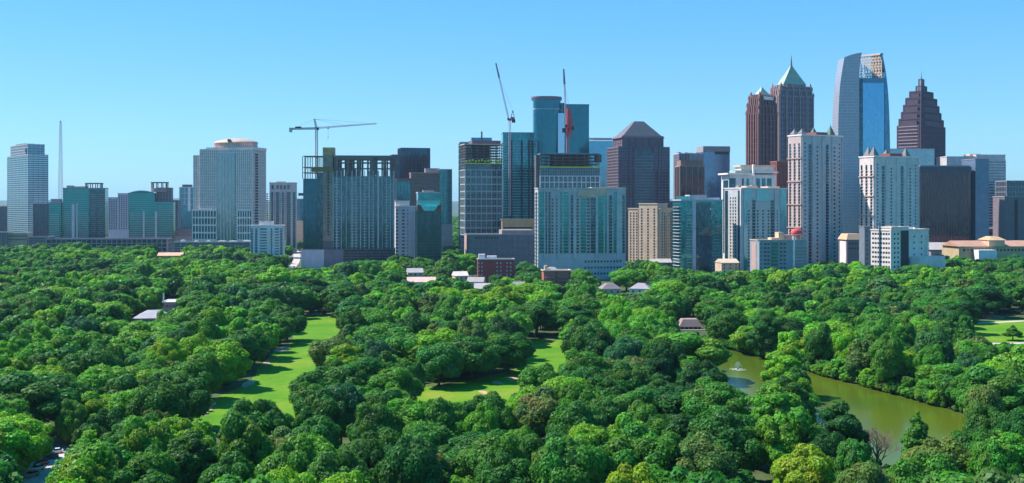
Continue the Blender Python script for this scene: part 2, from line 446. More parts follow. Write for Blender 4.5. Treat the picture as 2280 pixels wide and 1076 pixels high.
SKY = [(-400,545),(0,538),(130,533),(370,536),(450,546),(545,556),(632,565),(650,575),(672,592),(730,592),(760,585),(800,580),(872,582),(885,545),(925,588),(985,590),(986,464),(1032,464),(1034,560),(1060,575),
       (1145,605),(1165,585),(1200,600),(1225,628),(1265,628),(1290,618),(1340,632),(1385,625),(1395,590),(1445,580),(1503,600),(1610,605),(1640,600),(1670,600),(1780,596),(1830,582),(1870,575),(1945,575),(1960,585),(2060,582),(2080,556),(2290,556),(2700,560)]
OPENV = {}
for pl in OPEN:
    q_ = []
    for i in range(len(pl)):
        (ax, ay), (bx_, by_) = pl[i], pl[(i+1) % len(pl)]; k_ = max(1, int(math.hypot(bx_-ax, by_-ay)/18))
        q_ += [(ax+(bx_-ax)*j/k_, ay+(by_-ay)*j/k_) for j in range(k_)]
    OPENV[id(pl)] = q_
def skyline(px):
    for (a, ya), (b_, yb) in zip(SKY, SKY[1:]):
        if a <= px <= b_: return ya+(yb-ya)*(px-a)/(b_-a)
    return 560
FOOT = []      # building footprints (world polygons), filled by the buildings
def crown_screen(x, y, h, wid):
    """crown outline samples in photo pixels"""
    px = CX+x/y*F; s = F/y; cy = HY+(CH-h*.56)*s; ry = h*.44*s; rx = wid*.5*s
    return [(px+rx*math.cos(a), cy-ry*math.sin(a)) for a in [i*math.pi/6 for i in range(12)]]+[(px, cy), (px+rx*.5, cy), (px-rx*.5, cy), (px, HY+CH*s)]
def allowed(x, y, h, wid, tol=0):
    pts = crown_screen(x, y, h, wid)
    px = CX+x/y*F
    if HY+(CH-h)*F/y < skyline(px)-3-9*math.sin(x*.021)*math.sin(x*.0083+1)*(y > 700): return False
    bad = 0
    s_ = F/y; cy_ = HY+(CH-h*.56)*s_; ry_ = h*.44*s_; rx_ = wid*.5*s_
    for pl in OPEN:
        for p in pts[:-1]:
            if inpoly(p, pl): bad += 1
        for q in OPENV[id(pl)]:
            if ((q[0]-px)/rx_)**2+((q[1]-cy_)/ry_)**2 < 1: bad += 1
    if bad > tol: return False
    for pl in WORLD_OPEN:
        if inpoly((x, y), pl): return False
    for pl in FOOT:
        cxp = sum(p[0] for p in pl)/len(pl); cyp = sum(p[1] for p in pl)/len(pl)
        q = [(cxp+(p[0]-cxp)*1.0, cyp+(p[1]-cyp)*1.0) for p in pl]
        if inpoly((x, y), q): return False
        for p in [(x+wid*.4*math.cos(a), y+wid*.4*math.sin(a)) for a in (0, 1.57, 3.14, 4.71)]:
            if inpoly(p, q): return False
    return True
WORLD_OPEN = [gpoly(FW1), gpoly(FW2), gpoly(FW3), gpoly(LAKE)]
# ================================================================== BUILDINGS
CREAM = solid('cream_concrete', (.50, .40, .29)); WHITE = solid('white_render', (.66, .65, .66)); LGREY = solid('light_concrete', (.42, .42, .44))
MGREY = solid('grey_concrete', (.24, .24, .27)); DGREY = solid('dark_concrete', (.09, .09, .10)); BLACK = solid('black_steel', (.03, .03, .035))
PINK = solid('pinkish_granite', (.37, .27, .25)); RED = solid('red_granite', (.27, .12, .10)); BROWN = solid('brown_granite', (.072, .052, .078))
MAROON = solid('dark_red_brick', (.17, .055, .045)); COPPER = solid('green_copper', (.26, .37, .29), .6); LCOPPER = solid('pale_green_copper', (.30, .44, .38), .6)
TERRA = solid('terracotta_tiles', (.55, .20, .10)); ROOFG = solid('grey_roofing', (.30, .29, .29)); WROOF = solid('white_roof_membrane', (.34, .34, .34))
TAN = solid('tan_cladding', (.52, .36, .20)); LILAC = solid('lilac_grey_panels', (.42, .42, .50)); YELLOW = solid('yellow_sheathing', (.50, .40, .08))
RUST = solid('rusty_brick', (.22, .11, .10)); REDP = solid('red_paint', (.55, .05, .05), .5); STEEL = solid('pale_steel', (.38, .38, .40), .5, .3)
LIME = solid('lime_safety_netting', (.55, .62, .08)); GRY = solid('mast_grey', (.3, .28, .3), .6)
# glazing: base, bright, pane width, floor height
GT = glass('teal_glass', (.012, .16, .20), (.05, .34, .38), 1.5, 3.4, .6, amt=.3)
GTB = glass('teal_glass_banded', (.008, .19, .21), (.04, .37, .40), 1.8, 3.3, .6, amt=.18, span=(.07, .22, .25), spanf=.25)
GB = glass('blue_glass', (.04, .16, .25), (.13, .32, .42), 1.5, 3.8, .65, mull=(.05, .12, .17))
GBS = glass('blue_glass_striped', (.07, .22, .30), (.16, .36, .44), 1.8, 4.0, .6, span=(.42, .54, .58), spanf=.45)
GD = glass('dark_glass', (.014, .06, .095), (.05, .15, .20), 1.6, 3.5, .5, amt=.45)
GDB = glass('dark_brown_glass', (.04, .03, .042), (.11, .075, .09), 1.7, 3.6, .55, mull=(.07, .06, .08), amt=.3)
GR = glass('bronze_glass', (.04, .045, .08), (.11, .12, .19), 1.5, 3.8, .6, amt=.3)
GS = glass('sky_glass', (.12, .36, .55), (.22, .48, .66), 1.6, 3.9, .75, mull=(.10, .28, .42), warp=.008)
GL = glass('pale_glass', (.22, .33, .40), (.34, .46, .52), 1.7, 3.9, .5, mull=(.36, .40, .44))
GG = glass('grey_green_glass', (.10, .15, .17), (.22, .28, .30), 1.5, 3.6, .5)
PANEL = glass('grey_panel_and_glass', (.34, .34, .39), (.46, .46, .52), 2.4, 3.9, .25, span=(.50, .46, .50), spanf=.35, mull=(.25, .24, .30), rough=.3)
WIN = glass('window_glass', (.03, .05, .07), (.14, .18, .20), 1.5, 1.5, .4, amt=.4)

class Bld:
    def __init__(s, name, label, cat, x0, xc, x1, D, al, group=None, w=None, d=None):
        s.D = D; a = R(al); s.a = a
        P = Vector((X(xc, D), D, 0)); e1 = (math.cos(a), math.sin(a)); e2 = (-math.sin(a), math.cos(a))
        t1 = (x1-CX)/F; t0 = (x0-CX)/F
        s.w = w if w else (t1*P.y-P.x)/(e1[0]-t1*e1[1])
        s.d = d if d else (t0*P.y-P.x)/(e2[0]-t0*e2[1])
        s.root = tag(empty(name, P, a), label, cat, group)
        s.o = P; s.e1 = e1; s.e2 = e2
        s.ext = (0, s.w, 0, s.d)
        m = 3
        FOOT.append([s.wp(-m, -m), s.wp(s.w+m, -m), s.wp(s.w+m, s.d+m), s.wp(-m, s.d+m)])
        s.wins = []; s.rng = random.Random(int(x0*7+x1))
    def wp(s, x, y): return (s.o.x+s.e1[0]*x+s.e2[0]*y, s.o.y+s.e1[1]*x+s.e2[1]*y)
    def z(s, py): return Z(py, s.D)
    def u(s, px):     # photo column -> distance along the right-hand visible face
        t = (px-CX)/F
        return (t*s.o.y-s.o.x)/(s.e1[0]-t*s.e1[1])
    def v(s, px):     # photo column -> distance along the left-hand visible face
        t = (px-CX)/F
        return (t*s.o.y-s.o.x)/(s.e2[0]-t*s.e2[1])
    def sub(s, fw, fd=None, cx=.5, cy=.5):
        fd = fw if fd is None else fd
        return (s.w*(cx-fw/2), s.w*(cx+fw/2), s.d*(cy-fd/2), s.d*(cy+fd/2))
    def part(s, name, mb, m, parent=None, label=None): return mb.build(name, m, parent or s.root, label)
    def core(s, z0, z1, m, ext=None, name='glazing', label=None):
        e = ext or s.ext
        return s.part(name, MB().box(e[0], e[1], e[2], e[3], z0, z1), m, None, label)
    def frame(s, z0, z1, m, bay=6, pw=.8, fh=3.6, bh=.8, dep=.35, ext=None, faces='RLbd', name='facade_frame', parent=None, label=None, nb=None):
        e = ext or s.ext; mb = MB(); x0, x1, y0, y1 = e
        if bh > 0:
            n = max(1, int(round((z1-z0)/fh))); f = (z1-z0)/n
            for i in range(n+1):
                zz = z0+i*f
                mb.box(x0-dep, x1+dep, y0-dep, y1+dep, zz-bh*.5 if i else zz-.2, min(zz+bh*.5, z1+.4))
        if pw > 0:
            p = dep*1.4
            for fc in faces:
                L = (x1-x0) if fc in 'Rd' else (y1-y0)
                k = nb if nb else max(1, int(round(L/bay)))
                for i in range(1, k):
                    c = L*i/k
                    if fc == 'R': mb.box(x0+c-pw/2, x0+c+pw/2, y0-p, y0+.1, z0, z1)
                    if fc == 'd': mb.box(x0+c-pw/2, x0+c+pw/2, y1-.1, y1+p, z0, z1)
                    if fc == 'L': mb.box(x0-p, x0+.1, y0+c-pw/2, y0+c+pw/2, z0, z1)
                    if fc == 'b': mb.box(x1-.1, x1+p, y0+c-pw/2, y0+c+pw/2, z0, z1)
            q = pw*.8
            for cx_, cy_ in ((x0, y0), (x1, y0), (x0, y1), (x1, y1)):
                sx = 1 if cx_ == x0 else -1; sy = 1 if cy_ == y0 else -1
                xs = sorted((cx_-sx*p, cx_+sx*q)); ys = sorted((cy_-sy*p, cy_+sy*q))
                mb.box(xs[0], xs[1], ys[0], ys[1], z0-.1, z1+.1)
        return s.part(name, mb, m, parent, label)
    def roof(s, z, m=None, ext=None, h=1.2, over=.5, name='parapet'):
        e = ext or s.ext
        mb = MB(); o = over; x0, x1, y0, y1 = e[0]-o, e[1]+o, e[2]-o, e[3]+o; th = .8
        mb.box(x0, x1, y0, y0+th, z, z+h); mb.box(x0, x1, y1-th, y1, z, z+h)
        mb.box(x0, x0+th, y0+th, y1-th, z, z+h); mb.box(x1-th, x1, y0+th, y1-th, z, z+h)
        mb.box(x0+th, x1-th, y0+th, y1-th, z-.2, z+.25)
        return s.part(name, mb, m or LGREY)
    def clutter(s, z, n=4, ext=None, hmax=4, m=None):
        e = ext or s.ext; W = e[1]-e[0]; Dd = e[3]-e[2]; r = s.rng
        for i in range(n):
            a = W*min(.3, max(.08, 6/W))*r.uniform(.6, 1.4); b_ = Dd*min(.3, max(.1, 6/Dd))*r.uniform(.6, 1.4)
            cx_ = e[0]+W*(i+.5)/n+r.uniform(-.03, .03)*W; cy_ = e[2]+Dd*r.uniform(.3, .7); h = hmax*r.uniform(.4, 1)
            mb = MB().box(cx_-a/2, cx_+a/2, cy_-b_/2, cy_+b_/2, z, z+h)
            mb.box(cx_-a*.3, cx_+a*.3, cy_-b_*.3, cy_+b_*.3, z+h, z+h+.5)
            mb.bar((cx_, cy_, z+h+.4), (cx_, cy_, z+h+1.4), .3, .3, 8)
            s.part('roof_unit', mb, m or r.choice([LGREY, ROOFG, MGREY]))
    def fbox(s, mb, fc, u0, u1, z0, z1, a, b_, ext=None):
        e = ext or s.ext
        if fc == 'R': mb.box(e[0]+u0, e[0]+u1, e[2]-b_, e[2]-a, z0, z1)
        if fc == 'L': mb.box(e[0]-b_, e[0]-a, e[2]+u0, e[2]+u1, z0, z1)
        if fc == 'd': mb.box(e[0]+u0, e[0]+u1, e[3]+a, e[3]+b_, z0, z1)
        if fc == 'b': mb.box(e[1]+a, e[1]+b_, e[2]+u0, e[2]+u1, z0, z1)
        return mb
    def strip(s, fc, u0, u1, z0, z1, m, dep=.6, name='window_strip', ext=None, a=-.05, label=None):
        return s.part(name, s.fbox(MB(), fc, u0, u1, z0, z1, a, dep, ext), m, None, label)
    def comb(s, fc, u0, u1, z0, n, fh, th, dep, rail=0.0, ext=None):
        """slabs on a thin spine as one connected outline, extruded along the facade (faces R and L)"""
        e = ext or s.ext; p = [(.25, z0), (.08, z0)]
        for i in range(n):
            zz = z0+i*fh
            if i: p += [(.08, zz)]
            p += [(-dep, zz)]
            if rail: p += [(-dep, zz+th+rail), (-dep+.15, zz+th+rail), (-dep+.15, zz+th)]
            else: p += [(-dep, zz+th)]
            p += [(.08, zz+th)]
        p += [(.25, z0+(n-1)*fh+th)]
        if fc == 'R': return MB().yz([(e[2]+a, c) for a, c in p], e[0]+u0, e[0]+u1)
        return MB().xz([(e[0]+a, c) for a, c in p], e[2]+u0, e[2]+u1)
    def balconies(s, fc, u0, u1, z0, z1, fh, m=None, dep=1.6, ext=None, rail=None):
        n = max(1, int((z1-z0)/fh))
        s.part('balcony_stack', s.comb(fc, u0, u1, z0, n, fh, .3 if rail else .45, dep, 1.0 if rail else 0, ext), m or LGREY)
    def windows(s, fc, us, zs, ww, wh, ext=None, dep=.12):
        for zz in zs:
            for u_ in us: s.wins.append((fc, u_, zz, ww, wh, ext, dep))
    def finish(s, m=None):
        if not s.wins: return
        lim = 96; cache = {}
        key = s.wins if len(s.wins) <= lim else sorted(s.wins, key=lambda q: -q[2])
        for i, (fc, u_, zz, ww, wh, ext, dep) in enumerate(key[:lim]):
            e = ext or s.ext; k = (fc, ww, wh)
            if k not in cache:
                mb = MB()
                if fc in 'Rd': mb.box(-ww/2, ww/2, -dep, dep, -wh/2, wh/2)
                else: mb.box(-dep, dep, -ww/2, ww/2, -wh/2, wh/2)
                cache[k] = mb.mesh('window', m or WIN)
            o = newobj('window', cache[k], s.root)
            o.location = {'R': (e[0]+u_, e[2], zz), 'L': (e[0], e[2]+u_, zz), 'd': (e[0]+u_, e[3], zz), 'b': (e[1], e[2]+u_, zz)}[fc]
        if len(key) > lim:
            mb = MB()
            for fc, u_, zz, ww, wh, ext, dep in key[lim:]: s.fbox(mb, fc, u_-ww/2, u_+ww/2, zz-wh/2, zz+wh/2, -dep, dep, ext)
            o = s.part('windows', mb, m or WIN); o['kind'] = 'stuff'
def lin(a, b, n): return [a+(b-a)*(i+.5)/n for i in range(n)]

def pyramid(b, ext, z0, z1, top=0.0, m=None, name='pyramid_roof'):
    x0, x1, y0, y1 = ext
    mb = MB().prism([(x0, y0), (x1, y0), (x1, y1), (x0, y1)], z0, z1, max(top, .01))
    return b.part(name, mb, m or COPPER)

# ---- 1 far left glass tower
b = Bld('office_tower', 'pale blue banded glass office tower, tallest one left of the lattice mast', 'tower', 16.5, 63, 107, 2000, 40)
z = b.z(345)
b.core(0, z, GBS); b.frame(0, z, solid('blue_grey_metal', (.06, .11, .14), .5), 9, .5, 4.0, .8, .25)
b.roof(z, LGREY)
e = b.sub(.86, .80, .5, .5); b.core(z, b.z(321), GB, e, 'upper_storeys'); b.frame(z, b.z(321), LGREY, 8, 1.0, 5, 1.0, .3, ext=e, name='upper_frame'); b.roof(b.z(321), LGREY, e)
e = b.sub(.5, .42, .42, .55); b.core(b.z(321), b.z(317), DGREY, e, 'penthouse')
b.part('roof_sign_post', MB().bar((2, 20, z), (2, 20, b.z(330)), .8).box(0, 4, 18, 22, b.z(337), b.z(330)), DGREY)
b = Bld('office_block', 'low dark office block in front of the pale banded glass tower', 'building', 62, 74, 108, 1850, 20, d=30)
z = b.z(455); b.core(0, z, GD); b.frame(0, z, solid('plum_cladding', (.07, .065, .10)), 5, .6, 3.6, .7, .3); b.roof(z, DGREY); b.clutter(z, 3, hmax=2)
b = Bld('office_block', 'long low office block cut by the left edge of the picture', 'building', -80, -20, 17, 2200, 12, d=40)
z = b.z(460); b.core(0, z, GD); b.frame(0, z, BROWN, 6, .8, 3.8, 1.4, .4); b.roof(z, TAN)
b = Bld('low_building', 'flat white roofed low building at the left edge above the trees', 'building', -40, -20, 14, 1560, 8, d=25)
z = b.z(519); b.core(0, z, DGREY, name='walls'); b.frame(0, z, MGREY, 6, .6, 3.5, .6, .3); b.roof(z, WROOF, h=1.6, over=1)
b = Bld('low_building', 'pale low building below the banded glass tower', 'building', 14, 17, 60, 1570, 6, d=25)
z = b.z(520); b.core(0, z, solid('olive_tan_wall', (.30, .28, .20)), name='walls'); b.roof(z, LGREY, h=1); b.windows('R', lin(1, 27, 8), [z-4, z-9], 2.2, 1.8); b.finish()
b = Bld('parking_deck', 'grey low deck between the dark block and the first teal tower', 'building', 60, 64, 108, 1560, 6, d=25)
z = b.z(529); b.core(0, z, DGREY, name='walls'); b.frame(0, z, solid('mauve_concrete', (.22, .18, .24)), 7, .8, 3.2, 1.1, .4); b.roof(z, MGREY)

# ---- 2/3 teal twin apartment towers
def ring(b, px0, px1, y0, y1, zb=None):
    z0 = b.z(y1); z1 = b.z(y0); c = (b.u((px0+px1)/2), b.d*.45); r = abs(b.u(px1)-b.u(px0))/2
    mb = MB(); mb.prism(circle(*c, r, r*.8, 20), z1-1.6, z1); 
    for p in circle(*c, r*.9, r*.72, 10): mb.bar((p[0], p[1], z0-3), (p[0], p[1], z1-1.5), .7)
    b.part('roof_ring', mb, solid('dark_bronze', (.10, .075, .06)))
    b.part('penthouse', MB().prism(circle(*c, r*.98, r*.8, 20), z0-6, z0), solid('mauve_grey', (.22, .19, .21)))
b = Bld('apartment_tower', 'teal glass apartment tower with ring crown, left one of the matching pair', 'tower', 137, 140, 234, 1700, 12, group='matching teal apartment towers', d=32)
z = b.z(420); b.core(0, z, GTB)
b.part('floor_slabs', (lambda mb: [mb.box(-.25, b.w+.25, -.25, b.d+.25, k*3.3, k*3.3+.35) for k in range(1, int(z/3.3))] and mb)(MB()), solid('grey_teal_slab', (.13, .22, .24)))
for a, c in ((160, 166), (170, 173)): b.strip('R', b.u(a), b.u(c), 0, b.z(455 if a == 160 else 452), LILAC, .9, 'pier')
b.balconies('R', b.u(143), b.u(159), 8, b.z(462), 3.3, LGREY); b.balconies('R', b.u(175), b.u(196), 8, b.z(470), 3.3, LGREY)
b.strip('R', b.u(198), b.u(234), 0, z-1, GD, .4, 'dark_bay'); b.balconies('R', b.u(203), b.u(214), 8, z-4, 3.3, MGREY, 2.0); b.balconies('R', b.u(219), b.u(231), 8, z-4, 3.3, MGREY, 2.0)
b.roof(z, MGREY); b.core(z, b.z(413), MGREY, (b.u(146), b.u(160), 8, 20), 'stair_head'); b.core(z, b.z(415), MGREY, (b.u(163), b.u(190), 6, 24), 'plant_room'); ring(b, 185, 227, 407, 419)
b = Bld('apartment_wing', 'lower teal wing against the left side of the left matching tower', 'building', 107, 109, 136, 1690, 12, d=24)
z = b.z(452); b.core(0, z, GTB); b.balconies('R', 1, b.w-3, 6, z-12, 3.3, LGREY); b.roof(z, MGREY); b.core(z, b.z(443), MGREY, b.sub(.8, .6), 'penthouse')
b = Bld('apartment_tower', 'teal glass apartment tower with ring crown, right one of the matching pair', 'tower', 284, 287, 386, 1680, 12, group='matching teal apartment towers', d=32)
z = b.z(430); b.core(0, z, GTB, (0, b.u(345), 0, b.d)); b.core(0, b.z(451), GTB, (b.u(345), b.w, 1, b.d), 'lower_wing')
b.part('floor_slabs', (lambda mb: [mb.box(-.25, b.u(345)+.25, -.25, b.d+.25, k*3.3, k*3.3+.35) for k in range(1, int(z/3.3))] and mb)(MB()), solid('grey_teal_slab', (.13, .22, .24)))
for a, c in ((318, 322), (345, 350)): b.strip('R', b.u(a), b.u(c), 0, b.z(470), LILAC, .9, 'pier')
b.balconies('R', b.u(290), b.u(316), 8, b.z(470), 3.3, LGREY); b.balconies('R', b.u(324), b.u(344), 8, b.z(480), 3.3, LGREY); b.balconies('R', b.u(352), b.u(384), 8, b.z(456), 3.3, LGREY, ext=(0, b.w, 1, b.d))
u0, u1 = b.u(284), b.u(346)
b.part('arched_roof', MB().xz([(u0+(u1-u0)*i/12, z+math.sin(math.pi*(i+.6)/13)*5.0-1) for i in range(13)]+[(u1, z-2), (u0, z-2)], .5, b.d-1), solid('dark_teal_metal', (.06, .15, .16), .5))
b.roof(b.z(451), MGREY, (b.u(346), b.w, 1, b.d)); b.core(b.z(451), b.z(418), DGREY, (b.u(347), b.u(381), 8, 26), 'upper_storeys'); b.frame(b.z(451), b.z(418), MGREY, 5, .7, 3.3, .7, .4, ext=(b.u(347), b.u(381), 8, 26), name='upper_frame'); ring(b, 333, 374, 405, 419)
b = Bld('apartment_block', 'grey lilac stepped block between the two matching teal towers', 'building', 236, 240, 290, 1900, 10, d=30)
for (a, c, y) in ((236, 262, 441), (262, 290, 432)):
    e = (b.u(a)+.3, b.u(c), 0, 28); b.core(0, b.z(y), LILAC, e, 'wall'); b.roof(b.z(y), MGREY, e)
    b.windows('R', lin(.5, e[1]-e[0]-.5, 5), lin(30, b.z(y)-2, 18), 2.2, 2.0, e)
b.finish()
b = Bld('office_block', 'grey office block just behind the right teal tower', 'building', 372, 376, 397, 1850, 10, d=30)
z = b.z(447); b.core(0, z, GD); b.frame(0, z, MGREY, 5, .7, 3.6, .9, .3); b.roof(z, MGREY)
b = Bld('glass_tower', 'slim blue glass tower with white frame left of the granite domed tower', 'tower', 396, 400, 432, 2050, 8, d=30)
z = b.z(418); b.core(0, z, GB); b.strip('R', b.w*.58, b.w*.75, b.z(470), z, WHITE, .8, 'white_frame'); b.frame(b.z(455), z, LGREY, 9, 1.2, 12, 1, .5); b.core(z, b.z(411), DGREY, b.sub(.6, .7, .45), 'penthouse'); b.roof(z, WHITE)
b = Bld('low_building', 'low building with sloping brick red roof left of the domed tower', 'building', 386, 389, 446, 1700, 8, d=30)
z = b.z(526); b.core(0, z, PINK, name='walls'); b.part('roof', MB().yz([(-1, z), (14, b.z(510)), (29, z)], -1, b.w+1), solid('faded_red_roof', (.45, .16, .13)))
# long base wall below the teal towers, and white deck
b = Bld('podium_building', 'long low grey frame podium under the teal apartment towers', 'building', 100, 103, 372, 1560, 4, d=28)
z = b.z(533); b.core(0, z, GD); b.frame(0, z, MGREY, 7, .8, 6.5, .9, .8); b.roof(z, MGREY)
b = Bld('parking_deck', 'white topped low parking deck at the foot of the domed tower', 'building', 384, 388, 556, 1420, 4, d=28)
z = b.z(541); b.core(0, z, DGREY, name='walls'); b.frame(0, z, MGREY, 8, .8, 3.2, 1.2, .5); b.roof(z, WROOF, h=1.6, over=.8); b.clutter(z, 6, hmax=3.5, m=WHITE)

# ---- 5 granite domed tower
b = Bld('granite_tower', 'wide grey pink granite tower with low domed drum roof', 'tower', 430, 562, 591, 1500, 76)
zt = b.z(333); zs = b.z(346); W = b.d; dd = b.w
# main face runs along local y; shoulder at the far (left) end is a little lower
e_main = (0, b.w, 0, b.v(446)); e_sh = (2, b.w-2, b.v(446), b.v(430))
GRW = solid('grey_pink_granite', (.66, .57, .56)); gg = glass('silver_glass', (.28, .34, .37), (.40, .46, .49), 1.5, 3.9, .5, span=(.32, .34, .36), spanf=.35)
b.core(0, zt, gg, e_main); b.core(0, zs, gg, e_sh, 'shoulder_glazing')
zb = b.z(466)
b.frame(zb, zt, GRW, 3.0, 1.1, 3.9, .9, .55, ext=e_main, name='upper_piers'); b.frame(zb, zs, GRW, 3.0, 1.3, 3.9, 1.2, .5, ext=e_sh, name='shoulder_piers')
b.strip('L', b.v(524), b.v(486), 0, zt-5, glass('bay_glass', (.16, .26, .30), (.24, .34, .38), 2.2, 3.9, .6, mull=(.25, .28, .30)), 1.2, 'glass_bay')
for px in (493, 500, 507, 514): b.strip('L', b.v(px)-.5, b.v(px)+.5, 0, zt-6, GRW, 1.7, 'bay_fin')
for (a, c) in ((562, 530), (483, 430)):
    v0, v1 = b.v(a), b.v(c); mb = MB(); n = 8 if c == 430 else 6
    for i in range(n+1): b.fbox(mb, 'L', v0+(v1-v0)*i/n-.6, v0+(v1-v0)*i/n+.6, 0, zb, -.1, 2.0)
    for y in (468, 485, 502, 519, 535): b.fbox(mb, 'L', v0-.6, v1+.6, b.z(y)-1.1, b.z(y)+1.1, -.1, 1.8)
    b.part('base_grid', mb, solid('pale_granite', (.72, .65, .63)))
    b.strip('L', v0, v1, 0, zb, GD, .8, 'base_glazing')
b.frame(0, zb, GRW, 4, 1.4, 3.9, 1.2, .5, ext=e_main, faces='Rbd', name='base_piers')
mb = MB()
for k in range(int((zt-30)/3.9)): b.fbox(mb, 'R', dd*.18, dd*.38, 26+k*3.9, 28.6+k*3.9, -.1, .9, e_main)
b.part('dark_window_column', mb, BLACK)
b.roof(zt, GRW, e_main, h=1.5); b.roof(zs, GRW, e_sh)
cy_ = b.v(510); r1 = (b.v(465)-b.v(556))/2; r2 = b.w*.48
b.core(zt, zt+3.5, GRW, (b.w*.5-r2-1, b.w*.5+r2+1, cy_-r1-6, cy_+r1+4), 'roof_step')
b.part('drum', MB().prism(circle(b.w*.5, cy_, r2, r1, 40), zt+3.5, b.z(317)), solid('orange_pink_stone', (.60, .36, .28)))
mb = MB()
for p in circle(b.w*.5, cy_, r2+.3, r1+.3, 60): mb.box(p[0]-.35, p[0]+.35, p[1]-.35, p[1]+.35, zt+3.5, b.z(318))
b.part('drum_piers', mb, GRW)
mb = MB(); z0 = b.z(317); zc = b.z(306); prof = [1.03, 1.0, .93, .8, .6, .3]
for i in range(5): mb.prism(circle(b.w*.5, cy_, (r2+1)*prof[i], (r1+1)*prof[i], 40), z0+(zc-z0)*i/5, z0+(zc-z0)*(i+1)/5, prof[i+1]/prof[i])
b.part('dome', mb, solid('tan_dome_metal', (.40, .32, .26), .6))
b.part('dome_hatch', MB().box(-1, 2, cy_-2, cy_+2, zc-5, zc-2), DGREY)

b = Bld('apartment_block', 'small white apartment block standing in front of the granite domed tower', 'building', 553, 558, 631, 1250, 8, d=24)
z = b.z(504); b.core(0, z, WHITE, name='wall')
b.core(z, b.z(496), WHITE, (b.u(577), b.u(606), 3, 20), 'penthouse'); b.roof(b.z(496), WHITE, (b.u(577), b.u(606), 3, 20)); b.roof(z, WHITE)
bl = glass('lavender_glass', (.09, .11, .22), (.20, .24, .36), 1.5, 3.3, .35)
for a, c in ((559, 563), (568, 573), (579, 594), (603, 606), (612, 621), (624, 629)):
    b.strip('R', b.u(a), b.u(c), 4, z-2.5, bl, .3)
b.balconies('R', b.u(578), b.u(595), 5, z-2, 3.2, WHITE, 1.5, rail=WHITE); b.balconies('R', b.u(611), b.u(622), 5, z-2, 3.2, WHITE, 1.5, rail=WHITE)
mb = MB()
for k in range(int(z/3.2)): b.fbox(mb, 'R', .0, b.w, k*3.2, k*3.2+.45, -.1, .42)
b.part('floor_bands', mb, WHITE); b.clutter(b.z(496), 2, (b.u(577), b.u(606), 3, 20), 2)

b = Bld('masonry_tower', 'cream tower with dark vertical window strips right of the domed tower', 'tower', 591, 600, 660, 1650, 10, d=36)
z = b.z(408); PG = solid('greyish_cream_masonry', (.52, .49, .50)); b.core(0, z, PG, name='wall')
for a, c in ((604, 608), (614, 622), (628, 632), (638, 647), (652, 658)): b.strip('R', b.u(a), b.u(c), 8, b.z(428), GD, .25)
b.windows('R', [b.u(q) for q in (607, 618, 626, 634, 642)], [b.z(417)], 3.2, 6); b.windows('R', [b.u(594+i*2.2) for i in range(2)]+[b.u(p_) for p_ in (601, 611, 625, 635)], lin(20, b.z(430), 22), 1.5, 1.8); b.finish()
mb = MB()
for k in range(int(z/3.6)): b.fbox(mb, 'R', b.u(600), b.w, k*3.6, k*3.6+.3, -.1, .3)
b.part('floor_bands', mb, PG); b.roof(z, PG); b.core(z, z+3, PG, b.sub(.35, .6, .42), 'penthouse')
b = Bld('office_block', 'small blue glass block peeking out between cream and construction towers', 'building', 655, 658, 676, 1750, 8, d=25)
b.core(0, b.z(444), GB); b.roof(b.z(444), LGREY); b.core(0, b.z(492), CREAM, (3, b.w+4, -12, -1), 'annex')

# ---- 7 dark construction slab tower
b = Bld('construction_tower', 'long dark glass tower under construction with open frame on top', 'tower', 671, 675, 878, 1250, 5, d=26)
m_ = b.D/F; zt = b.z(347); zg1 = b.z(398); zg2 = b.z(385); zp = b.z(556)
b.core(zp, zg1, glass('navy_glass', (.008, .075, .125), (.03, .15, .21), 1.6, 3.4, .6), (0, b.u(707), 0, b.d), 'corner_glazing')
b.core(zp, zg2, GD, (b.u(707), b.u(719), 1.5, b.d-.5), 'recess_glazing')
b.core(zp, b.z(345)-.1, solid('raw_concrete_core', (.20, .19, .155), var=.3), (b.u(719), b.u(741), -.6, b.d-1), 'concrete_core')
b.core(b.z(345), b.z(328), solid('yellow_formwork', (.42, .32, .15), var=.3), (b.u(718), b.u(744), 3, 20), 'formwork_box')
mb = MB()
for k in range(20): b.fbox(mb, 'R', b.u(729), b.u(733), zp+16+k*3.8, zp+18.3+k*3.8, .5, .9)
b.part('core_openings', mb, BLACK)
main = (b.u(742), b.w, 0, b.d)
b.core(zp, b.z(392), glass('dark_teal_glass', (.03, .085, .12), (.09, .20, .25), 1.6, 3.4, .55, amt=.4), main)
mb = MB()     # bright vertical piers with a window grid between
for px, wd in ((742,.9),(750,1.2),(760,.9),(771,.7),(784,1.3),(793,.8),(803,1.3),(812,.8),(822,1.3),(831,.8),(842,2.0),(851,.7),(861,.7),(869,.9),(877,1.4)):
    b.fbox(mb, 'R', b.u(px)-wd/2, b.u(px)+wd/2, zp, b.z(380), -.1, .55)
b.part('piers', mb, solid('pale_blue_grey_metal', (.33, .38, .42), .5))
for a, c in ((746,756),(780,797),(808,817),(826,834),(857,866)):
    b.part('spandrel_panel', b.comb('R', b.u(a), b.u(c), zp+3.4, int((b.z(392)-zp)/3.4)-1, 3.4, .9, .35), solid('pale_spandrels', (.28, .33, .36)))
mb = MB()     # open concrete frame
for y in (347, 361, 374): zz = b.z(y); mb.box(b.u(745), b.w, 0, b.d, zz-.9, zz+(.6 if y == 347 else 0))
for px in (745,750,757,768,772,781,786,795,806,818,830,833,838,850,862,872,877.5):
    for yy in (0.3, b.d*.5, b.d-1.1): mb.box(b.u(px)-(.5 if px < 877 else 1.2), b.u(px)+.5, yy, yy+.9, b.z(392), zt-.8)
for y in (347, 372, 384): zz = b.z(y); mb.box(0, b.u(719), 0, b.d, zz-.8, zz)
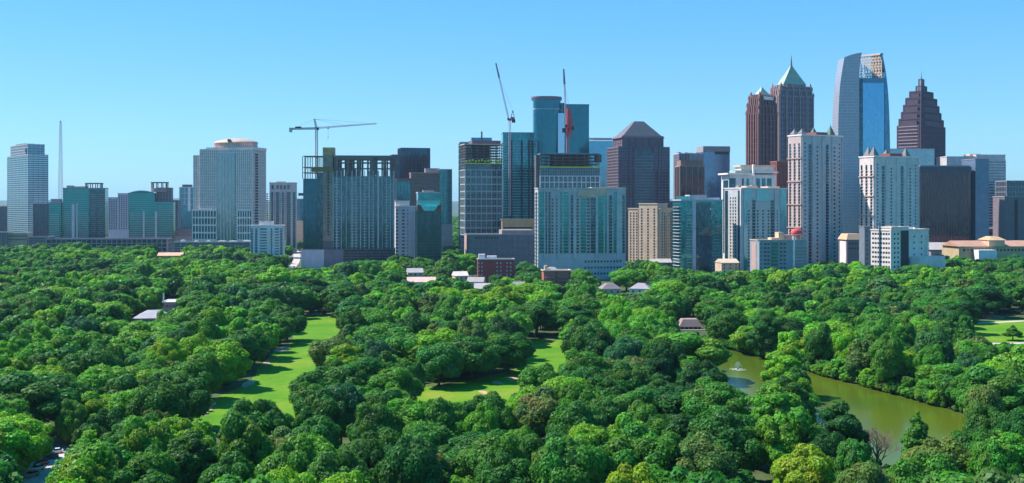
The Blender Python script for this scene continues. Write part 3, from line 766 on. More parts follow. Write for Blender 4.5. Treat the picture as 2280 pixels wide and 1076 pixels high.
for px in (673, 680, 690, 705, 712):
    for yy in (.3, b.d-1.1): mb.box(b.u(px)-.1, b.u(px)+.7, yy, yy+.8, zg1, zt-.7)
mb.box(b.u(745), b.w, -.2, b.d+.2, b.z(355.5), b.z(348.3)); [mb.box(b.u(q_), b.u(q_+r_2), -.1, b.d+.1, b.z(392), b.z(355.6)) for q_, r_2 in ((747, 6), (773, 5), (797, 5), (823, 8), (853, 6), (870, 7))]
b.part('open_frame', mb, solid('weathered_concrete', (.15, .12, .11)))
b.strip('R', b.u(693), b.u(742), b.z(383), b.z(372), solid('olive_formwork', (.16, .13, .05)), 1.2, 'formwork_panel')
rr = random.Random(3); 
for px0, px1, yy0, yy1 in ((745,767,392,375),(829,840,390,350),(788,794,392,377),(852,860,390,378),(868,877,392,350)):
    b.strip('R', b.u(px0)+.5, b.u(px1)-.5, b.z(yy0), b.z(yy1), DGREY, .2, 'infill_panel')
b.core(0, zp, LILAC, (b.u(671.5), b.u(722), -4, b.d+4), 'podium_wall', 'pale lilac blank podium wall'); b.core(0, zp, solid('slate_panels', (.15, .15, .20)), (b.u(722)+.02, b.u(765), -3.5, b.d+4), 'podium_panels')
e = (b.u(765)+.02, b.w, -3, b.d+4); b.core(0, zp, BLACK, e, 'parking_levels'); b.frame(0, zp, solid('dim_concrete', (.13, .13, .15)), 8, .5, 3.1, 1.0, .4, ext=e)
b.strip('R', b.u(720), b.u(742), zp, b.z(537), DGREY, 1.0, 'hoist_base'); b.roof(zp, DGREY, (0, b.w, -3.6, b.d+4), h=.9, over=.6, name='podium_roof')
b.part('hoist_bracket', MB().box(-6, 0, 4, 10, b.z(436), b.z(430)), DGREY)

# ---- 8/9 behind
b = Bld('office_tower', 'dark blue tower with slotted flat crown behind the construction slab', 'tower', 876, 900, 957, 1560, 16, d=26)
z = b.z(331); e = (b.u(893), b.w, 0, b.d); b.core(0, b.z(345), GD, (b.u(893)-12, b.w, 1, b.d-1)); b.core(b.z(345), z, GD, e, 'crown_glazing')
b.frame(b.z(400), z, solid('navy_metal', (.04, .06, .11), .5), 5.5, .7, 7.5, .5, .4, ext=e, name='crown_frame'); b.roof(z, BLACK, e); b.frame(0, b.z(345), MAROON, 4, .9, 3.6, .8, .3, ext=(b.u(893)-12, b.w, 1, b.d-1))
b = Bld('brick_tower', 'red brown brick tower with teal glass flank behind the narrow teal tower', 'tower', 878, 884, 1006, 1450, 9, d=34)
z = b.z(386)
b.core(0, b.z(398), GT, (0, b.u(915), 2, b.d), 'left_glazing'); b.frame(0, b.z(398), solid('slate_frame', (.12, .16, .2)), 5, .8, 3.5, .7, .4, ext=(0, b.u(915), 2, b.d), name='left_frame')
b.core(0, z, RUST, (b.u(915), b.u(978), 0, b.d), 'brick_wall'); b.windows('R', lin(1, b.u(978)-b.u(915)-1, 9), lin(60, z-3, 10), 3.0, 3.4, (b.u(915), b.u(978), 0, b.d))
b.core(0, b.z(378), GT, (b.u(978), b.w, 1, b.d), 'right_glazing'); b.frame(0, b.z(378), solid('slate_frame', (.12, .16, .2)), 6, .6, 3.5, .8, .3, ext=(b.u(978), b.w, 1, b.d), name='right_frame')
b.strip('R', 0, b.u(978), b.z(402), b.z(397), RUST, .8, 'brick_cornice'); b.finish(); b.roof(z, PINK, (b.u(915), b.u(978), 0, b.d)); b.core(z, b.z(374), MGREY, (b.u(948), b.u(980), 8, 24), 'plant_room'); b.roof(b.z(378), LGREY, (b.u(978), b.w, 1, b.d))
b.core(0, b.z(500), MGREY, (b.u(975), b.w+.6, -5, -.5), 'annex')
b = Bld('apartment_block', 'short white apartment block between construction slab and narrow teal tower', 'building', 876, 881, 925, 1300, 9, d=22)
z = b.z(461); LAV = solid('lavender_white_render', (.50, .49, .56)); b.core(0, z, LAV, (0, b.w, 0, b.d), 'wall'); b.core(z, b.z(449), WHITE, (b.u(881), b.u(912), 3, 18), 'penthouse'); b.roof(b.z(449), WHITE, (b.u(881), b.u(912), 3, 18)); b.roof(z, WHITE)
b.windows('R', [b.u(884), b.u(898)], lin(12, z-2, 14), 3.0, 1.8); b.windows('R', [b.u(908)], lin(12, z-2, 14), 1.0, 1.8); b.finish(); b.balconies('R', b.u(913), b.u(924), 12, z-2, 3.3, LAV, 2.0)
b = Bld('glass_tower', 'narrow dark teal tower with bright cyan glass band near top', 'tower', 922, 929, 982, 1160, 10, d=22)
z = b.z(430); zc = b.z(470)
b.core(0, zc, glass('deep_teal_glass', (.012, .085, .10), (.04, .17, .19), 1.8, 3.3, .5, span=(.012, .05, .065), spanf=.3)); b.frame(0, zc, solid('deep_teal_metal', (.02, .075, .09), .5), 9, .6, 3.3, .35, .3)
e = (1, b.w-1, 1, b.d-1)
b.core(zc, b.z(447), glass('cyan_glass', (.03, .33, .38), (.08, .48, .52), 1.6, 4, .65), e, 'crown_glazing'); b.core(b.z(447), z, GT, e, 'upper_glazing')
b.strip('R', b.w*.28, b.w*.78, b.z(460), b.z(455), solid('bright_cyan_glass', (.08, .62, .66), .15, .5), .7, 'cyan_panel', e)  # panel of brighter cyan than the glass around it
b.part('crown_gables', MB().xz([(0, zc), (b.w*.28, zc), (b.w*.15, b.z(458)), (0, b.z(455))], -.5, 1).xz([(b.w, zc), (b.w*.75, zc), (b.w*.88, b.z(458)), (b.w, b.z(455))], -.5, 1), MAROON)
b.strip('R', 0, b.w-2, b.z(449), b.z(447.5), LGREY, 1, 'cornice', e); b.roof(z, LGREY, e); b.core(z, b.z(424), MGREY, b.sub(.45, .5), 'plant_room')
# ---- 12 construction tower with yellow netting
b = Bld('construction_tower', 'tower under construction with open dark top floors and lime netting', 'tower', 1022, 1036, 1118, 1350, 14, d=24)
b.d = 30; b.ext = (0, b.w, 0, 30); z = b.z(352); zt = b.z(322); zb = b.z(524)
GF = glass('framed_glass', (.025, .07, .10), (.07, .15, .18), 1.6, 3.6, .5, amt=.4)
b.core(zb, z-8, GF); b.frame(zb, b.z(378), solid('pale_teal_frame', (.30, .38, .41)), 6.8, .9, 9.3, 1.5, .5, nb=None); b.frame(zb, b.z(352), solid('mid_frame', (.2, .22, .22)), 3.4, .35, 3.7, .35, .2, name='window_frame')
mb = MB(); n = 4
for i in range(6): zz = z+(zt-z)*i/5; mb.box(0, b.w, 0, b.d, zz-.5, zz)
for i in range(7):
    for yy in (.4, b.d*.35, b.d*.7, b.d-1.2): mb.box(b.w*i/6*(1-.9/b.w), b.w*i/6*(1-.9/b.w)+.9, yy, yy+.8, z-8, zt)
b.part('open_floors', mb, solid('weathered_concrete', (.15, .12, .11))); b.core(z-9, zt-.5, DGREY, (b.w*.25, b.w*.7, 8, 22), 'lift_core')
mb = MB()
for k in range(12): u_ = b.w*k/12+.4; b.fbox(mb, 'R', u_, u_+b.w/12*.55, b.z(361)+(k % 3)*.7, b.z(357)+(k % 3)*.7, .6, .8)
b.fbox(mb, 'R', 0, b.w, b.z(365), b.z(363), .6, .8); b.part('safety_netting', mb, LIME)
b.roof(zt, CREAM, h=1.0, over=1.2, name='roof_slab'); 
b.part('roof_screen', MB().box(b.w*.2, b.w*.98, 4, b.d-4, zt, b.z(312)), solid('plum_screen', (.12, .09, .12))); b.part('roof_mast', MB().bar((b.w*.5, 12, zt), (b.w*.5, 12, b.z(291)), 1.0), BLACK)
b = Bld('glass_tower', 'pale slim glass tower edge left of the lime netted construction tower', 'tower', 1021, 1024, 1050, 1470, 6, d=26)
z = b.z(318); b.core(0, z, GL); b.frame(0, z, solid('dark_floor_bands', (.07, .15, .18)), 8, .5, 7.4, 2.2, .3); b.core(z, b.z(306), GB, (b.u(1050), b.u(1050)+28, 3, 20), 'roof_screen'); b.roof(z, LGREY)
b = Bld('podium_building', 'blank grey concrete podium below the lime netted construction tower', 'building', 1029, 1040, 1189, 1240, 6, d=45)
z = b.z(524); b.core(0, z, solid('bluish_concrete', (.15, .155, .20))); b.core(0, z-1, PINK, (-.6, 1.5, 0, 44), 'left_wall'); b.roof(z, MGREY)
mb = MB()
for i in range(12): b.fbox(mb, 'R', 3+i*6.2, 3.3+i*6.2, 0, z-1, -.05, .12)
for i in range(1, 5): b.fbox(mb, 'R', 0, b.w, i*8, i*8+.25, -.05, .14)
b.part('panel_joints', mb, DGREY)
b.core(z, b.z(513), solid('mid_concrete', (.24, .23, .25)), (b.u(1118), b.w, 3, 40), 'upper_deck')
b.windows('R', [b.u(1060+i*6) for i in range(9)], [z-3], 1.8, 2.5); b.finish()
b = Bld('low_building', 'tan box clad building above the grey concrete podium', 'building', 1115, 1118, 1190, 1330, 6, d=24)
b.core(b.z(524), b.z(490), TAN, (0, b.w, 0, b.d), 'wall'); b.roof(b.z(490), CREAM, h=1.2, over=1); b.strip('R', 2, b.w-2, b.z(509), b.z(506), BLACK, .2, 'window_band'); b.core(b.z(524)-40, b.z(524), MGREY, (1, b.w-1, 1, b.d-1), 'base')
b = Bld('glass_tower', 'teal glass tower with dark vertical slots behind left luffing crane', 'tower', 1117, 1120, 1196, 1480, 5, d=30)
z = b.z(297); b.core(0, z, GT); b.frame(0, b.z(318), solid('pale_teal_slab', (.20, .32, .35)), 100, 0, 3.7, .7, .9, name='floor_slabs')
for px in (1137, 1160, 1176, 1184): b.strip('R', b.u(px), b.u(px)+2.2, 0, b.z(312), BLACK, 1.6, 'dark_slot')
b.roof(z, GT, h=1.5)
# ---- 14 tallest glass, curved crown
b = Bld('glass_tower', 'tall teal glass tower with overhanging rounded disc roof', 'tower', 1187, 1192, 1312, 1600, 5, d=40)
P_ = solid('white_metal_edge', (.55, .57, .60), .5); r = (b.u(1250)-b.u(1189))/2; cx_ = b.u(1219.5); zt = b.z(222)
pl = [(cx_+(r)*math.copysign(abs(math.cos(a))**.45, math.cos(a)), 14+14*math.copysign(abs(math.sin(a))**.45, math.sin(a))) for a in [2*math.pi*(i+.5)/28 for i in range(28)]]
gB = glass('ocean_glass', (.010, .13, .17), (.03, .23, .28), 1.6, 3.9, .65, amt=.22)
b.part('rounded_glazing', MB().prism(pl, 0, zt), gB)
b.part('disc_roof', MB().prism(circle(cx_, 14, r*1.10, 16, 32), zt, b.z(217), 1.04).prism(circle(cx_, 14, r*1.12, 16.5, 32), b.z(217), b.z(214)), solid('mauve_metal', (.16, .14, .18), .5))
b.part('crown_band', MB().prism([(cx_+(p[0]-cx_)*1.01, 14+(p[1]-14)*1.01) for p in pl], b.z(243), b.z(241.5)), LGREY)
b.core(0, b.z(228), GD, (b.u(1250)-1, b.u(1258), 6, 24), 'link_glazing'); b.core(0, b.z(233), gB, (b.u(1256), b.w, 2, 30), 'lower_wing'); b.roof(b.z(233), GD, (b.u(1256), b.w, 2, 30), h=1.2)
b.core(0, b.z(252), glass('reflective_white_glass', (.40, .56, .70), (.55, .68, .78), 1.8, 3.9, .5, mull=(.3, .42, .5)), (b.u(1242), b.u(1256.5), -2, 8), 'pale_bay')
b.part('edge_fin', MB().box(-1.4, -.3, 8, 12, 0, b.z(225)), P_)
b = Bld('glass_tower', 'pale blue glass tower with white top grille behind dark pyramid tower', 'tower', 1308, 1311, 1372, 1750, 5, d=36)
z = b.z(315); b.core(0, z, glass('azure_glass', (.10, .30, .42), (.18, .42, .54), 1.8, 3.9, .65, mull=(.14, .34, .44))); mb = MB()
mb.box(-.5, b.w+.5, -.5, b.d+.5, b.z(309), b.z(307))
for i in range(15): mb.box(b.w*i/14.5, b.w*i/14.5+.8, -.3, .5, z, b.z(309))
b.part('roof_grille', mb, P_); b.roof(z, P_, h=.8)
# ---- 16 second construction tower
b = Bld('construction_tower', 'construction tower with open upper floors directly behind wide pale apartments', 'tower', 1195, 1203, 1335, 1250, 6, d=26)
zt = b.z(343); z = b.z(372)
b.core(0, z, GF); b.frame(0, b.z(392), P_, 5.5, .9, 7.2, 1.1, .5); b.frame(0, z, solid('teal_grey_frame', (.25, .30, .30)), 2.75, .3, 3.6, .4, .25, name='window_frame')
mb = MB()
for i in range(5): zz = z+(zt-z)*i/4; mb.box(0, b.w, 0, b.d, zz-.5, zz+(.4 if i == 4 else 0))
for i in range(9):
    for yy in (.4, b.d*.45, b.d-1.2): u_ = (b.w-.8)*i/8; mb.box(u_, u_+.7, yy, yy+.8, z-2, zt)
b.part('open_floors', mb, solid('weathered_concrete', (.15, .12, .11))); b.core(z-1, zt, DGREY, (b.w*.2, b.w*.8, 8, 20), 'lift_core')
b.core(0, b.z(345), DGREY, (-4.5, -.6, 4, 18), 'hoist_shaft'); b.strip('R', 0, b.w, z-.6, z+.5, LIME, .7, 'netting_line'); b.core(z+6, z+15, DGREY, (b.w-4, b.w+3, 3, 12), 'loading_platform')
b.roof(zt+.4, GT, h=.7, over=.2, name='roof_edge')
# ---- 17 wide apartments
b = Bld('apartment_tower', 'wide pale blue grey apartment tower with teal balcony bays', 'tower', 1187, 1198, 1393, 1065, 8, d=None)
b.d = 20; b.ext = (0, b.w, 0, 20)
z = b.z(421); PB = solid('pale_blue_render', (.40, .42, .45)); b.core(0, z, PB, name='wall')
b.strip('L', 6, 14, 10, z-3, GTB, .2)
fh = 3.25
for a, c, kind in ((1201,1211,'g'),(1214,1218,'d'),(1221,1226,'d'),(1228,1232,'w'),(1238,1241,'w'),(1246,1252,'g'),(1255,1266,'g'),(1271,1276,'b'),(1283,1289,'w'),(1293,1305,'g'),(1307,1313,'w'),(1315,1326,'d'),(1332,1344,'g'),(1347,1351,'g'),(1356,1363,'b'),(1366,1372,'g'),(1386,1391,'b')):
    u0, u1 = b.u(a), b.u(c)
    if kind == 'g': b.strip('R', u0, u1, 26, z-3, GTB, .15)
    if kind == 'd': b.strip('R', u0, u1, 26, z-3, GD, .15)
    if kind == 'b': b.strip('R', u0, u1, 26, z-6, GD, .1); b.balconies('R', u0-.3, u1+.3, 26, z-6, fh, PB, 1.5)
    if kind == 'w': b.windows('R', [(u0+u1)/2], [27.5+i*fh for i in range(int((z-32)/fh))], u1-u0, 1.9)
for a, c in ((1211,1214),(1241,1246),(1276,1283),(1326,1331),(1373,1385)): b.strip('R', b.u(a), b.u(c), 20, z+.5, PB, 1.1, 'pier')
mb = MB()
for k in range(int((z-26)/fh)): b.fbox(mb, 'R', 2, b.u(1330), 26+k*fh, 26.35+k*fh, -.1, .3)
b.part('floor_bands', mb, PB)
b.windows('R', lin(b.u(1300), b.u(1385), 12), [6, 12, 18], 1.8, 2); b.windows('L', [3, 17], lin(14, z-3, 20), 2, 1.8); b.finish()
b.roof(z, PB); b.core(z, b.z(419), PB, (b.u(1225), b.u(1275), 4, 16), 'plant_room')
b.part('terrace_crown', MB().xz([(b.u(1284), z-6), (b.u(1290), z-1), (b.u(1318), z-1), (b.u(1326), z+1), (b.u(1350), z+1), (b.u(1350), z-5), (b.u(1335), z-8), (b.u(1300), z-8)], -.9, .2), solid('orange_lit_render', (.55, .38, .28)))  # orange sunlight on the roof edge is put into this colour
b.core(z+1, b.z(417), CREAM, (b.u(1318), b.w, 0, 18), 'roof_terrace')
# ---- 18 dark pyramid tower
b = Bld('pyramid_tower', 'dark plum granite tower with truncated pyramid roof', 'tower', 1356, 1377, 1490, 1420, 14, d=None)
b.d = 44; b.ext = (0, b.w, 0, b.d)
PL = solid('dark_plum_granite', (.135, .105, .135)); z = b.z(328); z2 = b.z(306)
b.core(0, z, GR); b.frame(0, z, PL, 5.2, 1.2, 3.9, 1.7, .45); b.strip('R', b.w*.32, b.w*.68, 0, z-6, GD, 1.4, 'central_bay')
mb = MB()
for k in range(int((z-8)/3.9)): b.fbox(mb, 'R', b.w*.32, b.w*.68, k*3.9+1, k*3.9+2.1, 1.3, 1.6)
b.part('bay_bands', mb, solid('lilac_granite', (.20, .17, .21)))
for f in (.22, .31, .69, .80): b.strip('R', b.w*f-.9, b.w*f+.9, 0, z+1, PL, 1.8, 'pier')
b.roof(z, PL); e = b.sub(.80); b.core(z, z2, PL, e, 'second_tier'); b.frame(z, z2, solid('plum_trim', (.12, .09, .12)), 9, 2, 8, .8, .5, ext=e, name='tier_frame')
e2 = b.sub(.86); pyramid(b, e2, z2, b.z(301), .93, PL, 'cornice'); e3 = b.sub(.76); pyramid(b, e3, b.z(301)-.1, b.z(267), .24, solid('slate_roof', (.10, .105, .125), .6)); 
b.core(0, b.z(448), PL, (b.w, b.w+8, 4, 30), 'side_annex')
# ---- 19 beige
b = Bld('apartment_tower', 'beige concrete apartment tower with many small windows and stepped centre', 'tower', 1399, 1470, 1505, 1160, 52)
z = b.z(466); zc = b.z(455); BE = solid('beige_concrete', (.50, .39, .29)); v0, v1 = b.v(1465), b.v(1424)
b.core(0, z, BE, name='wall'); b.core(0, zc, BE, (-1.2, b.w*.6, v0, v1), 'centre_bay'); b.roof(z, BE); b.roof(zc, BE, (-1.2, b.w*.6, v0, v1))
for px in (1404, 1411, 1418): b.windows('L', [b.v(px)], lin(6, z-3, 20), 1.7, 1.8)
for px in (1430, 1444, 1458): b.windows('L', [b.v(px)-v0], lin(6, zc-4, 21), 1.9, 1.9, (-1.2, b.w*.6, v0, v1))
for q in (.12, .26, .5, .64, .86): b.windows('R', [b.w*q], lin(6, z-3, 20), 2.0, 1.9)
b.finish(WIN); b.balconies('R', b.w*.34, b.w*.44, 5, z-3, 3.1, BE, 1.2, rail=BE); b.strip('L', b.v(1424)-.5, b.v(1421), 0, z-2, DGREY, .1, 'recess_shade'); b.strip('R', b.w*.7, b.w*.8, 2, z-2, DGREY, .15, 'recess_shade')  # dark strips on the flat wall stand for shade in recesses
# ---- 20 teal
b = Bld('apartment_tower', 'dark teal glass apartment tower with pale balconies on its left flank', 'tower', 1503, 1517, 1609, 1085, 14, d=22)
z = b.z(447); b.core(0, z, GT, (0, b.w, 0, b.d)); b.core(z, b.z(437), glass('aqua_glass', (.08, .32, .36), (.16, .42, .46), 1.6, 3.3, .6), (0, b.u(1540), 1, 14), 'glass_crown')
b.frame(0, z, solid('teal_slab', (.07, .17, .18)), 100, 0, 3.3, .35, .3, name='floor_slabs')
b.balconies('L', 2, 18, 6, z-3, 3.3, LGREY, 1.8); b.balconies('R', b.u(1527), b.u(1540), 6, z-4, 3.3, LGREY, 1.6); b.balconies('R', b.u(1586), b.u(1600), 6, z-2, 3.3, MGREY, 1.6)
b.strip('R', b.u(1541), b.u(1549), 0, z, LILAC, .7, 'pier'); b.strip('R', b.u(1549), b.u(1584), 6, z-2, GD, .4, 'window_bay')
b.core(z, b.z(434), LGREY, (b.u(1538), b.u(1576), 3, 15), 'penthouse'); b.roof(z, LILAC); b.core(z, b.z(440), LILAC, (b.u(1576), b.u(1606), 4, 18), 'plant_room')
b.strip('R', b.u(1580), b.u(1583), b.z(468), b.z(463), WHITE, .9, 'white_panel')
# ---- 21 behind
b = Bld('office_tower', 'blue grey glass tower with flat taller right half, far behind beige tower', 'tower', 1497, 1512, 1625, 1650, 8, d=30)
z = b.z(343); b.core(0, z, GG, (0, b.u(1566), 0, 28)); b.frame(0, z, solid('mauve_pier', (.24, .23, .28)), 4.5, 1.5, 3.9, .6, .4, ext=(0, b.u(1566), 0, 28)); b.roof(z, LGREY, (0, b.u(1566), 0, 28)); b.clutter(z, 4, (0, b.u(1566), 0, 28), 4)
e = (b.u(1566), b.w, 0, 32); b.core(0, b.z(326), glass('denim_glass', (.10, .19, .31), (.18, .29, .42), 1.8, 3.9, .6, mull=(.15, .22, .32)), e, 'taller_half'); b.core(b.z(338), b.z(326)+.5, MGREY, (e[0]-.4, e[1]+.4, -.4, 32.4), 'crown_band')
b.strip('R', b.u(1592), b.w-2, b.z(343), b.z(337), BLACK, .6, 'dark_slot')
b = Bld('office_tower', 'brown banded office tower in front of the blue grey glass tower', 'tower', 1510, 1514, 1568, 1520, 6, d=26)
z = b.z(371); b.core(0, z, GDB); b.frame(0, z, solid('taupe_concrete', (.26, .20, .18)), 9.5, 1.2, 400, 0, .5); b.core(z, b.z(357), solid('brown_plant_room', (.24, .16, .13)), b.sub(.9, .8), 'plant_room'); b.roof(z, PINK)
# ---- 22 / 23 white stepped condo
b = Bld('apartment_tower', 'white upper apartment tower with wide overhanging flat roof', 'tower', 1609, 1625, 1728, 1200, 12, d=24)
z = b.z(389); WB = solid('bluish_white_render', (.50, .56, .60)); b.core(0, z, WB, (0, b.w, 0, b.d), 'wall')
for a, c in ((1623, 1638), (1652, 1656), (1662, 1668), (1684, 1692), (1696, 1704), (1708, 1718)): b.strip('R', b.u(a), b.u(c), 20, z-4, GT if a > 1660 else GD, .25)
b.part('flat_roof', MB().box(-4, b.u(1672), -3, b.d, z, z+1.8).box(b.u(1682), b.w+2, -2, b.d, z+2, z+3.6), WHITE)
b.core(z+1.8, b.z(379), COPPER, (b.u(1640), b.u(1685), 4, 20), 'roof_garden'); b.core(z, b.z(371), WB, (b.u(1655), b.w, 6, 22), 'upper_storey'); b.part('upper_roof', MB().box(b.u(1652), b.w+1, 4, 24, b.z(371), b.z(367)), CREAM); b.part('trim_post', MB().box(b.u(1676), b.u(1680), -1, 2, z-20, b.z(366)), WHITE)
b.strip('L', 4, 18, 20, z-6, GD, .3)
b = Bld('apartment_tower', 'pale condo tower with turquoise top floors and square window columns', 'tower', 1613, 1652, 1752, 1100, 28, d=None)
z = b.z(420); CS = solid('pale_grey_green_render', (.40, .44, .46)); b.core(0, z, CS, name='wall'); b.roof(z, WHITE, h=1.0)
b.windows('R', [b.u(q) for q in (1667, 1683+4, 1692+7, 1704+7, 1730)], [12+i*3.3 for i in range(int((z-30)/3.3))], 2.0, 1.9)
for a, c in ((1675, 1682), (1716, 1723)): b.strip('R', b.u(a), b.u(c), 10, z-12, GD, .1); b.balconies('R', b.u(a)-.3, b.u(c)+.3, 10, z-6, 3.3, CS, 1.6)
TQ = glass('turquoise_glass', (.07, .28, .36), (.17, .42, .50), 1.6, 3.3, .55, mull=(.35, .42, .45))
b.strip('R', b.u(1656), b.u(1664), 8, z-1, TQ, .5); b.strip('R', b.u(1684), b.u(1713), b.z(448), z-1, TQ, .4, 'turquoise_top'); b.strip('R', b.u(1664), b.u(1674), b.z(440), z-1, TQ, .35, 'turquoise_top'); b.strip('R', b.u(1737), b.u(1750), 8, z-1, TQ, .5); b.strip('R', b.u(1724), b.u(1728), 8, z+.5, CS, 1.0, 'pier')
b.strip('L', .8, 2.0, 0, z+.5, WHITE, 1.0, 'corner_fin'); b.strip('L', b.d*.12, b.d*.22, 6, z-2, GD, .2); b.windows('L', [b.d*.36, b.d*.5, b.d*.65], [12+i*3.3 for i in range(int((z-16)/3.3))], 1.6, 1.9); b.strip('L', b.d*.8, b.d*.96, 6, z-2, GD, .25)
b.finish(); b.core(z, b.z(414), CREAM, (b.u(1668), b.u(1690), 4, 16), 'stair_head'); b.core(z, b.z(414.5), CREAM, (b.u(1716), b.u(1742), 4, 16), 'plant_room'); b.clutter(z, 3)
# ---- 24 low block with red umbrella-like tent
b = Bld('apartment_block', 'low blue grey apartment block carrying the bright red roof canopy', 'building', 1676, 1688, 1797, 1010, 12, d=18)
z = b.z(536); BG = solid('blue_grey_render', (.22, .27, .33)); b.core(0, z, BG, name='wall'); b.roof(z, CREAM, h=.8); b.strip('R', .3, 1.6, 0, z, WHITE, .8, 'pier'); b.strip('R', b.u(1765), b.u(1769), 0, b.z(526), WHITE, .9, 'pier')
b.windows('R', [b.u(q) for q in (1693, 1704, 1711, 1739, 1747)], lin(6, z-1.5, 9), 2.2, 1.7); b.finish(); b.strip('R', b.u(1717), b.u(1732), 4, z-2, GTB, .2); b.balconies('R', b.u(1718), b.u(1731), 4, z-1, 3.1, BG, 1.4); b.balconies('R', b.u(1771), b.u(1795), 4, z-1, 3.1, LGREY, 1.6); b.strip('L', 4, 14, 4, z-2, PINK, .3, 'pink_panel')
b.core(z, b.z(518), CREAM, (b.u(1738), b.u(1750), 4, 12), 'stair_head'); b.core(z, b.z(524), PINK, (b.u(1748), b.u(1795), 6, 15), 'penthouse'); b.core(z, b.z(530), CREAM, (b.u(1722), b.u(1738), 4, 12), 'plant_room')
cx_, zc = b.u(1781), b.z(523)
o = empty('roof_canopy', Vector(b.wp(cx_, 6)).to_3d()+Vector((0, 0, z)), b.a); tag(o, 'bright red domed canopy on the roof of the low blue grey block', 'canopy')
mb = MB(); prof = [(1, 0), (1.02, .3), (.9, .6), (.62, .85), (.25, 1)]
for i in range(4): mb.prism(circle(0, 0, 5.6*prof[i][0], 3.8*prof[i][0], 20), zc-z+prof[i][1]*5.5, zc-z+prof[i+1][1]*5.5, prof[i+1][0]/prof[i][0])
mb.build('fabric_dome', solid('red_fabric', (.75, .06, .07), .7), o)
mb = MB()
for p in circle(0, 0, 5, 3.2, 6): mb.bar((p[0], p[1], 0), (p[0], p[1], zc-z+.2), .25)
mb.build('posts', WHITE, o)
# ---- 25 / 30 pair of spired apartment towers
def spired(label, x0, xc, x1, D, al, yt, spires, rows, grp, lm, rm, d):
    b = Bld('spired_tower', label, 'tower', x0, xc, x1, D, al, grp, d=None)
    z = b.z(yt); zl = z
    b.core(0, z, rm, name='wall')
    b.part('lit_flank', MB().box(-.5, .3, .3, b.d-.3, 0, z-1), lm)  # flank coloured warmer than the front, sunlight put into its colour
    nl = 3 if b.d > 12 else 2
    for i in range(nl):
        c = b.d*(i+.5)/nl
        b.strip('L', c-1.3, c+1.3, 6, z-8, GD, .6, 'window_strip')
        b.balconies('L', c-1.6, c+1.6, 8, z-8, 3.3, lm, 1.4)
    for k in range(1, 6):
        b.part('belt_course', MB().box(-1.4, b.w*.02, -.2, b.d+.6, z*k/6, z*k/6+1.2), PINK)
    us = [b.w*f for f in rows]
    for i, u_ in enumerate(us):
        if i % 2 == 0: b.strip('R', u_-1.9, u_+1.9, 8, z-9, GD, .12); b.balconies('R', u_-2, u_+2, 8, z-9, 3.3, rm, 1.2)
        else: b.windows('R', [u_], lin(8, z-10, 30 if z > 100 else 24), 2.2, 2.0)
    b.windows('R', [b.w*f for f in (.08, .92)], lin(8, z-6, 30 if z > 100 else 24), 1.7, 1.9)
    b.finish()
    for f in (.02, .26, .5, .74, .98): b.strip('R', b.w*f-.6, b.w*f+.6, 0, z-1, rm, .9, 'pier')
    b.roof(z, WHITE, h=1.4, over=.8)
    b.core(z, z+4.5, MAROON, (b.w*.38, b.w*.66, 2, b.d*.8), 'red_parapet_room')
    for (px, ytip, back) in spires:
        cxx = max(4, min(b.w-4, b.u(px))); cy = (b.d-5) if back else 4.2; s_ = 5.0 if px > 1200 else 4
        s_ = 3.7
        b.core(z, z+2.2, rm, (cxx-s_*.85, cxx+s_*.85, cy-s_*.85, cy+s_*.85), 'corner_turret')
        zt_ = b.z(ytip); hh = zt_-(z+2.2)
        mb = MB().prism([(cxx-s_, cy-s_), (cxx+s_, cy-s_), (cxx+s_, cy+s_), (cxx-s_, cy+s_)], z+2.2, z+2.2+hh*.4, .52).prism([(cxx-s_*.52, cy-s_*.52), (cxx+s_*.52, cy-s_*.52), (cxx+s_*.52, cy+s_*.52), (cxx-s_*.52, cy+s_*.52)], z+2.2+hh*.4, zt_-hh*.2, .15).bar((cxx, cy, zt_-hh*.22), (cxx, cy, zt_), .35, .12)
        b.part('spire', mb, solid('dark_green_spire', (.09, .17, .14)) if px < 1900 and px > 1815 else solid('grey_green_slate', (.16, .17, .17)))
    return b
lm = solid('lit_pinkish_brick', (.42, .36, .35)); rm = solid('blue_grey_precast', (.36, .41, .45)); lm2 = solid('lit_white_precast', (.60, .55, .53)); rm2 = solid('pale_blue_precast', (.52, .52, .54))  # left flank colours carry the sunlit tone
b = spired('taller pale tower with four small spires, left of the curved glass tower', 1755, 1785, 1876, 1150, 26, 302, [(1774, 284, 0), (1792, 283, 1), (1835, 276, 1), (1855, 272, 0)], (.2, .38, .62, .8), 'spired pale apartment towers', lm, rm, None)
b = spired('shorter white tower with four small spires beside the dark brown glass block', 1914, 1946, 2046, 1130, 26, 350, [(1933, 322, 0), (1958, 321, 1), (1998, 327, 1), (2023, 323, 0)], (.2, .38, .62, .8), 'spired pale apartment towers', lm2, rm2, None)
b = Bld('office_block', 'dark maroon block squeezed left of the taller spired tower', 'building', 1726, 1730, 1762, 1260, 8, d=20)
z = b.z(361); b.core(0, z, MAROON, name='wall'); b.frame(0, z, solid('maroon_trim', (.22, .08, .08)), 5, .5, 3.6, .5, .3); b.roof(z, RED); 
for q in (.2, .45, .7): b.strip('R', b.w*q, b.w*q+2.6, 0, z-4, GDB, .25)
